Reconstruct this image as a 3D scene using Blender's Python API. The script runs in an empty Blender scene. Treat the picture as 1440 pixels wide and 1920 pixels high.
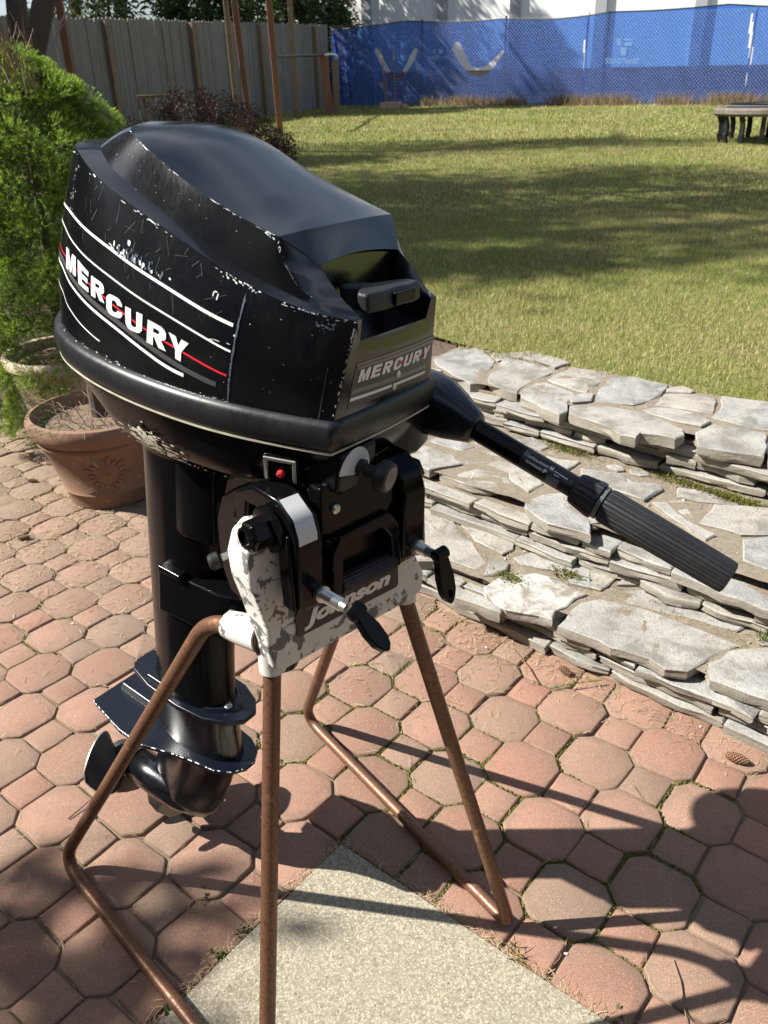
import bpy, bmesh, math, random
import numpy as np
from mathutils import Vector, Matrix

scene = bpy.context.scene
col = scene.collection
R = math.radians
rng = np.random.default_rng(7)
random.seed(11)

# ------------------------------------------------------------------ camera
CAM_H, PITCH, ROLL, FPX = 1.45, R(27.22), R(-1.62), 1540.0
cd = bpy.data.cameras.new("camera"); cam = bpy.data.objects.new("camera", cd); col.objects.link(cam)
cp, sp = math.cos(PITCH), math.sin(PITCH)
FW = Vector((0, cp, -sp)); up0 = Vector((0, sp, cp)); rt0 = Vector((1, 0, 0))
RT = rt0 * math.cos(ROLL) + up0 * math.sin(ROLL); UP = -rt0 * math.sin(ROLL) + up0 * math.cos(ROLL)
m = Matrix((RT, UP, -FW)).transposed().to_4x4(); m.translation = (0, 0, CAM_H)
cam.matrix_world = m
cd.sensor_fit = 'VERTICAL'; cd.sensor_height = 24.0; cd.sensor_width = 18.0
cd.lens = 24.0 * FPX / 1920.0
cd.clip_start = 0.02; cd.clip_end = 800
cd.dof.use_dof = True; cd.dof.focus_distance = 1.35; cd.dof.aperture_fstop = 8.0
scene.camera = cam

# ------------------------------------------------------------------ light
SUN_EL, SUN_AZ = R(44.0), R(180.0)          # the sun stands to the left of the picture
w = bpy.data.worlds.new("World"); scene.world = w; w.use_nodes = True
nt = w.node_tree; nt.nodes.clear()
sky = nt.nodes.new("ShaderNodeTexSky"); sky.sky_type = 'NISHITA'; sky.sun_disc = False
sky.sun_elevation = SUN_EL; sky.sun_rotation = R(270.0); sky.air_density = 1.0; sky.dust_density = 1.6; sky.ozone_density = 1.0
bg = nt.nodes.new("ShaderNodeBackground"); bg.inputs[1].default_value = 0.056
wo = nt.nodes.new("ShaderNodeOutputWorld")
tc = nt.nodes.new("ShaderNodeTexCoord"); mpn = nt.nodes.new("ShaderNodeMapping"); mpn.inputs["Scale"].default_value = (1, 1, 2.2)
cn = nt.nodes.new("ShaderNodeTexNoise"); cn.inputs["Scale"].default_value = 2.1; cn.inputs["Detail"].default_value = 6; cn.inputs["Roughness"].default_value = .55
cr = nt.nodes.new("ShaderNodeValToRGB"); cr.color_ramp.elements[0].position = .45; cr.color_ramp.elements[1].position = .66; cr.color_ramp.elements[1].color = (.85, .85, .85, 1)
cm = nt.nodes.new("ShaderNodeMix"); cm.data_type = 'RGBA'; cm.inputs[7].default_value = (7.0, 7.5, 8.4, 1)     # scattered fair-weather cloud
nt.links.new(tc.outputs["Generated"], mpn.inputs[0]); nt.links.new(mpn.outputs[0], cn.inputs["Vector"]); nt.links.new(cn.outputs["Fac"], cr.inputs[0]); nt.links.new(cr.outputs[0], cm.inputs[0])
nt.links.new(sky.outputs[0], cm.inputs[6]); nt.links.new(cm.outputs[2], bg.inputs[0]); nt.links.new(bg.outputs[0], wo.inputs[0])
ld = bpy.data.lights.new("sun", 'SUN'); ld.energy = 5.0; ld.angle = R(0.53); ld.color = (1.0, 0.96, 0.90)
sun = bpy.data.objects.new("sun", ld); col.objects.link(sun)
sdir = Vector((math.cos(SUN_AZ) * math.cos(SUN_EL), math.sin(SUN_AZ) * math.cos(SUN_EL), math.sin(SUN_EL)))
sun.rotation_euler = sdir.to_track_quat('Z', 'Y').to_euler(); sun.location = (-6, 0, 8)
vs = scene.view_settings
vs.view_transform = 'Standard'; vs.look = 'None'; vs.gamma = 1.0; vs.use_curve_mapping = False; vs.exposure = 1.22
scene.cycles.use_denoising = True

# ------------------------------------------------------------------ geometry helpers
C0 = np.array([0, 0, CAM_H]); fwn, rtn, upn = np.array(FW), np.array(RT), np.array(UP)
def ray(px, py): return fwn + rtn * (px - 720) / FPX + upn * (960 - py) / FPX
def at_z(px, py, z=0.0):
    d = ray(px, py); return C0 + d * (z - CAM_H) / d[2]
def at_y(px, py, y):
    d = ray(px, py); return C0 + d * y / d[1]
def to_px(p):
    v = np.asarray(p, float) - C0; d = v @ fwn
    return 720 + FPX * (v @ rtn) / d, 960 - FPX * (v @ upn) / d, d

# the stand's frame (forward, across, up) and the motor's frame (fore, beam, height)
SY = R(-48.4); SF = np.array([math.cos(SY), math.sin(SY), 0]); SL = np.array([-math.sin(SY), math.cos(SY), 0]); SOFF = 0.609
def Sx(c, l, z): return SF * c + SL * (SOFF + l) + np.array([0, 0, z])
MO = np.array([-0.27806, 1.19860, 1.12489])
MA = np.array([0.82193877, -0.56034744, -0.1021147]); MB_ = np.array([0.55902208, 0.82799092, -0.04387879]); MH = np.array([0.10913741, -0.02101869, 0.99380443])
def Mx(a, b, h): return MO + MA * a + MB_ * b + MH * h
def ident(x, y, z): return np.array([x, y, z], float)

def tag(o, label=None, cat=None, group=None, kind=None):
    if label: o["label"] = label
    if cat: o["category"] = cat
    if group: o["group"] = group
    if kind: o["kind"] = kind
    return o
def root(name, loc, label, cat, group=None):
    e = bpy.data.objects.new(name, None); e.location = loc; e.empty_display_size = 0.05; col.objects.link(e)
    return tag(e, label, cat, group)
def link_mesh(name, me, parent=None, kind=None):
    o = bpy.data.objects.new(name, me); col.objects.link(o)
    if parent is not None: o.parent = parent
    if kind: o["kind"] = kind
    return o
def base_of(parent):
    p = np.zeros(3)
    while parent is not None:
        p = p + np.array(parent.location); parent = parent.parent
    return p

class MB:
    def __init__(s): s.V = []; s.F = []
    def add(s, V, F):
        n = len(s.V); s.V += [tuple(map(float, v)) for v in V]; s.F += [tuple(i + n for i in f) for f in F]; return s
    def box(s, x0, x1, y0, y1, z0, z1):
        V = [(x, y, z) for z in (z0, z1) for y in (y0, y1) for x in (x0, x1)]
        return s.add(V, [(0, 2, 3, 1), (4, 5, 7, 6), (0, 1, 5, 4), (2, 6, 7, 3), (0, 4, 6, 2), (1, 3, 7, 5)])
    def prism(s, poly, z0, z1, perm=(0, 1, 2), taper=None):
        # poly in the first two axes of perm, extruded along the third
        n = len(poly); V = []
        for k, z in enumerate((z0, z1)):
            for p in poly:
                q = p if not (taper and k) else taper(p)
                v = [0, 0, 0]; v[perm[0]] = q[0]; v[perm[1]] = q[1]; v[perm[2]] = z; V.append(v)
        F = [tuple(range(n))[::-1], tuple(range(n, 2 * n))] + [(i, (i + 1) % n, n + (i + 1) % n, n + i) for i in range(n)]
        return s.add(V, F)
    def tube(s, path, r, n=12, cap=True):
        P = [np.array(p, float) for p in path]; k = len(P)
        rr = r if hasattr(r, '__len__') else [r] * k
        T = []
        for i in range(k):
            t = P[min(i + 1, k - 1)] - P[max(i - 1, 0)]; T.append(t / (np.linalg.norm(t) + 1e-12))
        u = np.cross(T[0], [0, 0, 1.0])
        if np.linalg.norm(u) < 1e-3: u = np.cross(T[0], [1.0, 0, 0])
        u /= np.linalg.norm(u); V = []
        for i in range(k):
            u = u - T[i] * (u @ T[i]); u /= np.linalg.norm(u); v = np.cross(T[i], u)
            for j in range(n):
                a = 2 * math.pi * j / n; V.append(P[i] + rr[i] * (u * math.cos(a) + v * math.sin(a)))
        F = [(i * n + j, i * n + (j + 1) % n, (i + 1) * n + (j + 1) % n, (i + 1) * n + j) for i in range(k - 1) for j in range(n)]
        if cap: F += [tuple(range(n))[::-1], tuple((k - 1) * n + j for j in range(n))]
        return s.add(V, F)
    def lathe(s, prof, c, ax, n=24, ref=None, mod=None, cap=True):
        # prof: (distance along ax, radius)
        c = np.array(c, float); ax = np.array(ax, float); ax /= np.linalg.norm(ax)
        u = np.cross(ax, ref if ref is not None else [0, 0, 1.0])
        if np.linalg.norm(u) < 1e-3: u = np.cross(ax, [1.0, 0, 0])
        u /= np.linalg.norm(u); v = np.cross(ax, u); V = []
        for d, r in prof:
            for j in range(n):
                a = 2 * math.pi * j / n; q = r * (mod(j, d) if mod else 1); V.append(c + ax * d + q * (u * math.cos(a) + v * math.sin(a)))
        k = len(prof)
        F = [(i * n + j, i * n + (j + 1) % n, (i + 1) * n + (j + 1) % n, (i + 1) * n + j) for i in range(k - 1) for j in range(n)]
        if cap: F += [tuple(range(n))[::-1], tuple((k - 1) * n + j for j in range(n))]
        return s.add(V, F)
    def grid(s, rows, close=False):
        # rows of points -> quads
        r, c = len(rows), len(rows[0]); V = [p for row in rows for p in row]
        F = []
        for i in range(r - 1):
            for j in range(c if close else c - 1):
                F.append((i * c + j, i * c + (j + 1) % c, (i + 1) * c + (j + 1) % c, (i + 1) * c + j))
        return s.add(V, F)
    def build(s, name, mat, parent=None, frame=None, smooth=35, bevel=0, kind=None, weld=0, solid=0, seg=2, label=None):
        f = frame or ident; b = base_of(parent)
        V = [f(*v) - b for v in s.V]
        me = bpy.data.meshes.new(name); me.from_pydata([tuple(v) for v in V], [], s.F)
        bm = bmesh.new(); bm.from_mesh(me)
        if weld: bmesh.ops.remove_doubles(bm, verts=bm.verts, dist=weld)
        bmesh.ops.recalc_face_normals(bm, faces=bm.faces); bm.to_mesh(me); bm.free()
        if smooth:
            me.shade_smooth(); me.set_sharp_from_angle(angle=R(smooth))
        if mat is not None: me.materials.append(mat)
        o = link_mesh(name, me, parent, kind)
        if label: o["label"] = label
        if solid:
            md = o.modifiers.new("solid", 'SOLIDIFY'); md.thickness = solid; md.offset = 0
        if bevel:
            md = o.modifiers.new("bevel", 'BEVEL'); md.width = bevel; md.segments = seg; md.limit_method = 'ANGLE'; md.angle_limit = R(32); md.harden_normals = True
        return o

def fillet(pts, rad, n=6):
    P = [np.array(p, float) for p in pts]; out = [P[0]]
    for i in range(1, len(P) - 1):
        a, b, c = P[i - 1], P[i], P[i + 1]; r = rad[i - 1] if hasattr(rad, '__len__') else rad
        d1 = (a - b); d2 = (c - b); l1, l2 = np.linalg.norm(d1), np.linalg.norm(d2)
        q = min(r, l1 * .48, l2 * .48); s_, e_ = b + d1 / l1 * q, b + d2 / l2 * q
        for k in range(n + 1):
            t = k / n; out.append((1 - t) ** 2 * s_ + 2 * t * (1 - t) * b + t * t * e_)
    out.append(P[-1]); return out

def np_mesh(name, V, F3, mat, parent=None, kind=None, colors=None, smooth=False):
    """triangles from numpy arrays, with an optional per-face colour"""
    V = np.asarray(V, np.float32); F3 = np.asarray(F3, np.int32)
    b = base_of(parent); V = V - b.astype(np.float32)
    me = bpy.data.meshes.new(name)
    me.vertices.add(len(V)); me.vertices.foreach_set("co", V.ravel())
    k = F3.shape[1]; me.loops.add(F3.size); me.loops.foreach_set("vertex_index", F3.ravel())
    me.polygons.add(len(F3)); me.polygons.foreach_set("loop_start", np.arange(0, F3.size, k, dtype=np.int32))
    me.polygons.foreach_set("loop_total", np.full(len(F3), k, np.int32))
    if colors is not None:
        at = me.attributes.new("tint", 'FLOAT_COLOR', 'FACE')
        c4 = np.ones((len(F3), 4), np.float32); c4[:, :3] = colors; at.data.foreach_set("color", c4.ravel())
    me.update(calc_edges=True)
    if smooth: me.shade_smooth()
    me.materials.append(mat)
    return link_mesh(name, me, parent, kind)

def text_mesh(body, bold=0.0, shear=0.0):
    """lettering as flat triangles, normalised to its own box"""
    cu = bpy.data.curves.new("t", 'FONT'); cu.body = body; cu.offset = bold; cu.shear = shear; cu.resolution_u = 4
    o = bpy.data.objects.new("t", cu); col.objects.link(o)
    dg = bpy.context.evaluated_depsgraph_get(); me = bpy.data.meshes.new_from_object(o.evaluated_get(dg))
    bm = bmesh.new(); bm.from_mesh(me); bmesh.ops.triangulate(bm, faces=bm.faces)
    V = np.array([v.co[:2] for v in bm.verts]); F = [[v.index for v in f.verts] for f in bm.faces]
    bm.free(); bpy.data.objects.remove(o); bpy.data.curves.remove(cu); bpy.data.meshes.remove(me)
    lo, hi = V.min(0), V.max(0); return (V - lo) / (hi - lo), F, (hi - lo)

# ------------------------------------------------------------------ material helpers
class NM:
    def __init__(s, name):
        s.m = bpy.data.materials.new(name); s.m.use_nodes = True; s.t = s.m.node_tree; s.n = s.t.nodes
        s.b = s.n["Principled BSDF"]; s.out = s.n["Material Output"]; s._co = None
    def new(s, t, **k):
        x = s.n.new(t)
        for a, v in k.items(): setattr(x, a, v)
        return x
    def ln(s, a, b): s.t.links.new(a, b)
    def pos(s):
        if s._co is None: s._co = s.new("ShaderNodeNewGeometry").outputs["Position"]
        return s._co
    def noise(s, scale, detail=4, rough=.55, vec=None, stretch=None, dist=0.0):
        n = s.new("ShaderNodeTexNoise"); n.inputs["Scale"].default_value = scale; n.inputs["Detail"].default_value = detail
        n.inputs["Roughness"].default_value = rough; n.inputs["Distortion"].default_value = dist
        v = vec or s.pos()
        if stretch:
            mp = s.new("ShaderNodeMapping"); mp.inputs["Scale"].default_value = stretch[:3]
            if len(stretch) > 3: mp.inputs["Rotation"].default_value = stretch[3:6]
            s.ln(v, mp.inputs[0]); v = mp.outputs[0]
        s.ln(v, n.inputs["Vector"]); return n.outputs["Fac"]
    def ramp(s, fac, stops, interp='LINEAR'):
        r = s.new("ShaderNodeValToRGB"); e = r.color_ramp.elements; r.color_ramp.interpolation = interp
        while len(e) < len(stops): e.new(0.5)
        for x, (p, c) in zip(e, stops):
            x.position = p; x.color = (*c, 1) if hasattr(c, '__len__') else (c, c, c, 1)
        s.ln(fac, r.inputs[0]); return r.outputs[0]
    def mix(s, fac, a, b, mode='MIX'):
        x = s.new("ShaderNodeMix", data_type='RGBA', blend_type=mode)
        for v, i in ((fac, 0), (a, 6), (b, 7)):
            if hasattr(v, 'is_linked'): s.ln(v, x.inputs[i])
            elif i == 0: x.inputs[0].default_value = v
            else: x.inputs[i].default_value = (*v, 1) if hasattr(v, '__len__') else (v, v, v, 1)
        return x.outputs[2]
    def math(s, op, a, b=0.0):
        x = s.new("ShaderNodeMath", operation=op)
        for v, i in ((a, 0), (b, 1)):
            if hasattr(v, 'is_linked'): s.ln(v, x.inputs[i])
            else: x.inputs[i].default_value = v
        return x.outputs[0]
    def rnd(s): return s.new("ShaderNodeObjectInfo").outputs["Random"]
    def color(s, c):
        if hasattr(c, 'is_linked'): s.ln(c, s.b.inputs["Base Color"])
        else: s.b.inputs["Base Color"].default_value = (*c, 1)
        return s
    def set(s, **k):
        for a, v in k.items():
            i = s.b.inputs[a.replace('_', ' ')]
            if hasattr(v, 'is_linked'): s.ln(v, i)
            else: i.default_value = v
        return s
    def bump(s, h, strength=.3, dist=.002):
        x = s.new("ShaderNodeBump"); x.inputs["Strength"].default_value = strength; x.inputs["Distance"].default_value = dist
        s.ln(h, x.inputs["Height"]); s.ln(x.outputs[0], s.b.inputs["Normal"]); return s

def plain(name, c, rough=.5, metallic=0.0, coat=0.0, var=.12, nscale=40, bump=0.0):
    k = NM(name); n = k.noise(nscale, 4)
    k.color(k.mix(n, tuple(x * (1 - var) for x in c), tuple(min(1, x * (1 + var)) for x in c)))
    k.set(Roughness=rough, Metallic=metallic, Coat_Weight=coat)
    if bump: k.bump(n, bump, .001)
    return k.m

# paints and metals
def black_paint(name, base=(.0028, .0030, .0040), rough=.13, dust=.12, spec=.38):
    k = NM(name)
    sc = k.noise(260, 3, .6, stretch=(1, 1, .12)); sm = k.noise(14, 5, .6); fine = k.noise(900, 2)
    k.color(k.mix(k.ramp(sm, [(.45, 0), (.9, dust)]), base, (.016, .017, .020)))
    k.set(Roughness=k.ramp(k.mix(.5, sc, sm), [(.3, rough * .75), (.75, rough * 1.7)]), Coat_Weight=.0, Specular_IOR_Level=spec)
    k.bump(k.mix(.5, k.noise(35, 3), fine), .05, .0006)
    return k.m
M_black = black_paint("black_gloss_paint", (.0026, .0030, .0044), rough=.15, spec=1.0)
M_cast = black_paint("black_cast_paint", (.0024, .0026, .0032), .15, .10, .17)
M_navy = black_paint("navy_black_paint", (.0035, .0055, .011), .22, .2, .5)
M_band = black_paint("rubber_band", (.010, .011, .013), .34, .3, .45)
M_grip = black_paint("grip_rubber", (.009, .0095, .011), .45, .4, .45)
M_chip = plain("bare_chip", (.62, .62, .60), .5, .1, var=.25, nscale=300)
M_chipblue = plain("grey_chip", (.085, .105, .135), .4, .1, var=.3, nscale=300)
M_dwhite = plain("decal_white", (.74, .73, .70), .45, var=.08, nscale=60)
M_dgrey = plain("decal_grey", (.060, .058, .058), .4, var=.2, nscale=200)
M_dtaupe = plain("decal_taupe", (.20, .18, .155), .4, var=.12, nscale=200)
M_dred = plain("decal_red", (.62, .02, .035), .4, var=.1)
M_red = plain("red_plastic", (.5, .03, .03), .35)
M_zinc = plain("zinc_steel", (.55, .55, .53), .32, .9, var=.2, nscale=200)
M_alu = plain("aluminium", (.5, .5, .48), .4, .8, var=.2, nscale=90)
M_sticker = plain("sticker_white", (.55, .56, .54), .5, var=.12, nscale=120)
M_prop = plain("propeller_paint", (.035, .036, .038), .45, .2, var=.4, nscale=60)
def chipped_white():
    k = NM("chipped_white_paint")
    n = k.noise(38, 6, .66, dist=.8); s = k.noise(95, 4, .6, stretch=(1, 1, .25, .5, .3, .2)); big = k.noise(9, 3)
    fac = k.ramp(k.math('ADD', k.math('MULTIPLY', n, .62), k.math('MULTIPLY', k.math('ADD', s, big), .19)), [(.522, 0), (.540, 1)])
    w = k.mix(k.noise(18, 4), (.52, .505, .45), (.66, .65, .61))
    k.color(k.mix(fac, w, k.mix(s, (.085, .082, .075), (.17, .165, .15))))
    k.set(Roughness=k.ramp(fac, [(0, .42), (1, .7)]))
    k.bump(fac, -.35, .0008); return k.m
M_white = chipped_white()
def rusty():
    k = NM("rusty_copper_tube")
    n = k.noise(9, 5, .6); f = k.noise(190, 3, .7); sp = k.noise(420, 2)
    c = k.mix(n, (.085, .042, .025), (.235, .115, .060)); c = k.mix(k.ramp(f, [(.48, 0), (.7, .75)]), c, (.040, .018, .011))
    c = k.mix(k.ramp(k.noise(30, 4), [(.62, 0), (.72, .6)]), c, (.40, .19, .10))
    k.color(c); k.set(Roughness=k.ramp(f, [(.3, .34), (.8, .62)]), Metallic=k.ramp(n, [(.3, .25), (.8, .6)])); k.bump(k.mix(.5, f, sp), .35, .0006); return k.m
M_rust = rusty()

# ground materials
def paver_mat():
    k = NM("paver_concrete"); r = k.rnd(); pos = k.pos()
    c = k.ramp(r, [(0, (.190, .106, .072)), (.25, (.268, .136, .093)), (.55, (.296, .164, .116)), (.8, (.252, .152, .103)), (.93, (.215, .145, .102)), (1, (.165, .113, .082))])
    big = k.noise(5.5, 5, .6); c = k.mix(k.ramp(big, [(.42, 0), (.70, .75)]), c, (.225, .145, .096))
    st = k.noise(17, 5, .65); c = k.mix(k.ramp(st, [(.54, 0), (.72, .65)]), c, (.19, .125, .098))
    sp = k.noise(330, 3, .6); c = k.mix(k.ramp(sp, [(.54, 0), (.66, .8)]), c, (.13, .085, .070))
    sp2 = k.noise(390, 3, .6, stretch=(1, 1, 1.7)); c = k.mix(k.ramp(sp2, [(.57, 0), (.68, .8)]), c, (.42, .31, .245))
    wh = k.noise(6.3, 4, .7, dist=.4); c = k.mix(k.ramp(wh, [(.70, 0), (.80, .5)]), c, (.50, .43, .37))
    oc = k.new('ShaderNodeTexCoord'); vl = k.new('ShaderNodeVectorMath', operation='LENGTH'); k.ln(oc.outputs['Object'], vl.inputs[0])
    ed = k.math('ADD', k.math('MULTIPLY', vl.outputs['Value'], 8.5), k.math('MULTIPLY', k.noise(34, 5, .65), .75))
    c = k.mix(k.ramp(ed, [(.92, 0), (1.25, .38)]), c, (.17, .125, .090))
    # the rear of the patio is browner with old moss and dirt
    sx = k.new("ShaderNodeSeparateXYZ"); k.ln(pos, sx.inputs[0])
    back = k.ramp(k.math('ADD', k.math('MULTIPLY', sx.outputs[1], .33), k.math('MULTIPLY', k.math('SUBTRACT', k.noise(3.5, 4), .5), .5)), [(.55, 0), (1.0, .8)])
    c = k.mix(back, c, k.mix(k.noise(26, 4), (.155, .118, .087), (.26, .195, .147)))
    k.color(c); k.set(Roughness=k.ramp(k.noise(9, 3), [(.35, .78), (.8, .92)]), Specular_IOR_Level=.3)
    k.bump(k.mix(.35, k.noise(420, 3, .65), k.noise(60, 3)), .8, .0022); return k.m
M_paver = paver_mat()
def bed_mat():
    k = NM("joint_sand"); n = k.noise(6, 4); f = k.noise(220, 4, .7)
    c = k.mix(f, (.10, .075, .050), (.27, .215, .15)); c = k.mix(k.ramp(n, [(.56, 0), (.68, .8)]), c, (.075, .085, .02))
    k.color(c); k.set(Roughness=.95); k.bump(f, .8, .003); return k.m
M_bed = bed_mat()
def slab_mat():
    k = NM("aggregate_concrete")
    v = k.new("ShaderNodeTexVoronoi"); v.inputs["Scale"].default_value = 270; k.ln(k.pos(), v.inputs["Vector"])
    c = k.ramp(v.outputs["Color"], [(.0, (.10, .085, .060)), (.3, (.22, .195, .140)), (.65, (.34, .305, .225)), (1, (.47, .43, .335))])
    c = k.mix(k.ramp(v.outputs["Distance"], [(.35, 0), (.6, .65)]), c, (.20, .17, .12))
    c = k.mix(k.ramp(k.noise(5, 5, .65), [(.5, 0), (.72, .6)]), c, (.21, .195, .155))
    c = k.mix(k.ramp(k.noise(11, 5, .7, dist=.5), [(.66, 0), (.74, .6)]), c, (.10, .095, .08))
    k.color(c); k.set(Roughness=.86); k.bump(k.mix(.5, v.outputs["Distance"], k.noise(300, 3)), -.5, .002); return k.m
M_slab = slab_mat()
def stone_mat(name, tan=.22):
    k = NM(name); r = k.rnd()
    st = k.noise(14, 5, .6, stretch=(.6, .6, 9)); n = k.noise(9, 5, .6); f = k.noise(260, 3, .65, stretch=(1, .45, 1, 0, 0, .8))
    g = k.mix(n, (.145, .143, .137), (.42, .412, .388)); t = k.mix(n, (.27, .215, .145), (.46, .40, .29))
    c = k.mix(k.ramp(k.math('ADD', k.math('MULTIPLY', r, .6), k.math('MULTIPLY', k.noise(4, 4), .7)), [(.45, 0), (.95, tan * 2)]), g, t)
    c = k.mix(k.ramp(st, [(.36, .75), (.52, 0)]), c, (.12, .11, .09))
    c = k.mix(k.ramp(f, [(.50, 0), (.70, .75)]), c, (.12, .115, .105))
    c = k.mix(k.ramp(k.noise(500, 2), [(.62, 0), (.7, .6)]), c, (.68, .66, .62))
    c = k.mix(k.ramp(k.noise(3.1, 5, .7, dist=.6), [(.66, 0), (.74, .45)]), c, (.095, .085, .045))
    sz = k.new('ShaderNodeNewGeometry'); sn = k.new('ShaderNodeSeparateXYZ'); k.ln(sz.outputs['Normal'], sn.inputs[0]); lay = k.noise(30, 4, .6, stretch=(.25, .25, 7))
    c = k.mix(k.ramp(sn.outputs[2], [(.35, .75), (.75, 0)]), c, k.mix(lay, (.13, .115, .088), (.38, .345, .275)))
    c = k.mix(k.ramp(k.noise(46, 3, .6, dist=1.2), [(.485, 0), (.5, .55), (.515, 0)]), c, (.10, .09, .075))
    k.color(c); k.set(Roughness=k.ramp(n, [(.3, .6), (.8, .85)]), Specular_IOR_Level=.4)
    k.bump(k.mix(.45, k.mix(.5, st, f), k.noise(38, 5, .65)), .85, .007); return k.m
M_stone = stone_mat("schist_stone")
def limed():
    k = NM("white_stained_stone"); n = k.noise(16, 6, .7, dist=.5)
    c = k.mix(k.ramp(n, [(.40, 0), (.55, 1)]), (.20, .175, .14), (.38, .37, .345)); c = k.mix(k.ramp(k.noise(70, 4), [(.6, 0), (.7, .6)]), c, (.30, .22, .14))
    k.color(c); k.set(Roughness=.8); k.bump(n, .6, .005); return k.m
M_limed = limed()
M_mortar = plain("mortar_soil", (.175, .145, .105), .95, var=.55, nscale=70, bump=1.0)
M_soil = plain("bark_soil", (.075, .05, .034), .95, var=.6, nscale=60, bump=.9)

def leafy(name, rough=.55, trans=.35, spec=.3, gain=1.0):
    """foliage: face colour from the mesh, some light through the blade"""
    k = NM(name); a = k.new("ShaderNodeAttribute"); a.attribute_name = "tint"
    c = k.mix(k.noise(3, 3), a.outputs["Color"], a.outputs["Color"]); k.color(a.outputs["Color"])
    k.set(Roughness=rough, Specular_IOR_Level=spec)
    tr = k.new("ShaderNodeBsdfTranslucent"); k.ln(a.outputs["Color"], tr.inputs[0])
    mx = k.new("ShaderNodeMixShader"); mx.inputs[0].default_value = trans
    k.ln(k.b.outputs[0], mx.inputs[1]); k.ln(tr.outputs[0], mx.inputs[2]); k.ln(mx.outputs[0], k.out.inputs[0]); return k.m
M_leaf = leafy("foliage")
M_dry = leafy("dry_needles", .8, .15, .2)
M_bark = plain("bark", (.085, .060, .045), .9, var=.5, nscale=30, bump=.8)
def lawn_mat():
    k = NM("lawn_turf"); n = k.noise(.9, 5, .6); f = k.noise(60, 4, .7); p = k.noise(4.5, 5, .65)
    c = k.mix(n, (.120, .150, .030), (.225, .225, .068)); c = k.mix(k.ramp(p, [(.45, 0), (.7, .7)]), c, (.27, .235, .11)); c = k.mix(k.ramp(f, [(.3, .7), (.6, 0)]), c, (.06, .06, .02))
    k.color(c); k.set(Roughness=.9, Specular_IOR_Level=.2); k.bump(f, .8, .02); return k.m
M_lawn = lawn_mat()
def fence_wood():
    k = NM("weathered_fence_board"); r = k.rnd(); g = k.noise(6, 5, .6, stretch=(9, 9, .45)); n = k.noise(2.2, 4)
    c = k.mix(g, (.125, .118, .105), (.275, .262, .235)); c = k.mix(k.ramp(r, [(0, 0), (1, .5)]), c, (.16, .145, .122)); c = k.mix(k.ramp(n, [(.5, 0), (.7, .4)]), c, (.11, .11, .08))
    k.color(c); k.set(Roughness=.9); k.bump(g, .5, .004); return k.m
M_board = fence_wood()
M_post = plain("stained_post", (.20, .085, .042), .75, var=.35, nscale=20, bump=.3)
M_post2 = plain("old_post", (.19, .135, .085), .85, var=.35, nscale=18, bump=.4)
def concrete():
    k = NM("sound_wall_concrete"); n = k.noise(.9, 6, .6); c = k.mix(n, (.76, .75, .72), (.88, .87, .84)); k.color(c); k.set(Roughness=.9); return k.m
M_conc = concrete()
M_pil = plain("concrete_pilaster", (.36, .37, .38), .9, nscale=3)
M_orange = plain("orange_barrier", (.20, .075, .04), .8, nscale=3)
M_steel = plain("galvanised", (.66, .68, .70), .4, .3)
M_darksteel = plain("dark_steel", (.03, .032, .036), .5, .5)
def fabric():
    k = NM("blue_mesh_fabric"); n = k.noise(3.5, 4, stretch=(.4, .4, 5)); c = k.mix(n, (.010, .070, .36), (.022, .125, .56)); k.color(c); k.set(Roughness=.6)
    tl = k.new("ShaderNodeBsdfTranslucent"); k.ln(c, tl.inputs[0]); tp = k.new("ShaderNodeBsdfTransparent"); tp.inputs[0].default_value = (.13, .34, .88, 1)
    a = k.new("ShaderNodeMixShader"); a.inputs[0].default_value = .45; k.ln(k.b.outputs[0], a.inputs[1]); k.ln(tl.outputs[0], a.inputs[2])
    b = k.new("ShaderNodeMixShader"); b.inputs[0].default_value = .46; k.ln(a.outputs[0], b.inputs[1]); k.ln(tp.outputs[0], b.inputs[2]); k.ln(b.outputs[0], k.out.inputs[0]); return k.m
M_fabric = fabric()
M_print = plain("faded_print", (.15, .27, .52), .6, nscale=5)
def terracotta():
    k = NM("terracotta"); n = k.noise(9, 5, .65); c = k.mix(n, (.150, .080, .050), (.255, .148, .096)); c = k.mix(k.ramp(k.noise(5, 5, .7, stretch=(1, 1, .5)), [(.45, 0), (.68, .85)]), c, (.17, .115, .068))
    c = k.mix(k.ramp(k.noise(30, 4), [(.62, 0), (.75, .4)]), c, (.5, .42, .33)); k.color(c); k.set(Roughness=.85); k.bump(k.noise(90, 4), .35, .002); return k.m
M_terra = terracotta()
M_cream = plain("cream_glaze", (.52, .43, .32), .6, var=.25, nscale=12)
M_cone = plain("pine_cone_scale", (.17, .085, .045), .8, var=.5, nscale=200)

# ================================================================== THE SETTING
def struct(o): o["kind"] = "structure"; return o
WT = np.array([0.73581731, -0.6771801, 0]); WN = np.array([0.6771801, 0.73581731, 0])      # along / across the stone steps
def Wx(t, n, z): return WT * t + WN * n + np.array([0, 0, z])
def lawn_z(y): return 0.40 + 0.0335 * (y - 3.2)

# ---- far ground sheet
g = MB().grid([[(-250, -60, -.07), (250, -60, -.07)], [(-250, 300, -.07), (250, 300, -.07)]]).build("ground", M_soil, smooth=0); struct(g)

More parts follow.
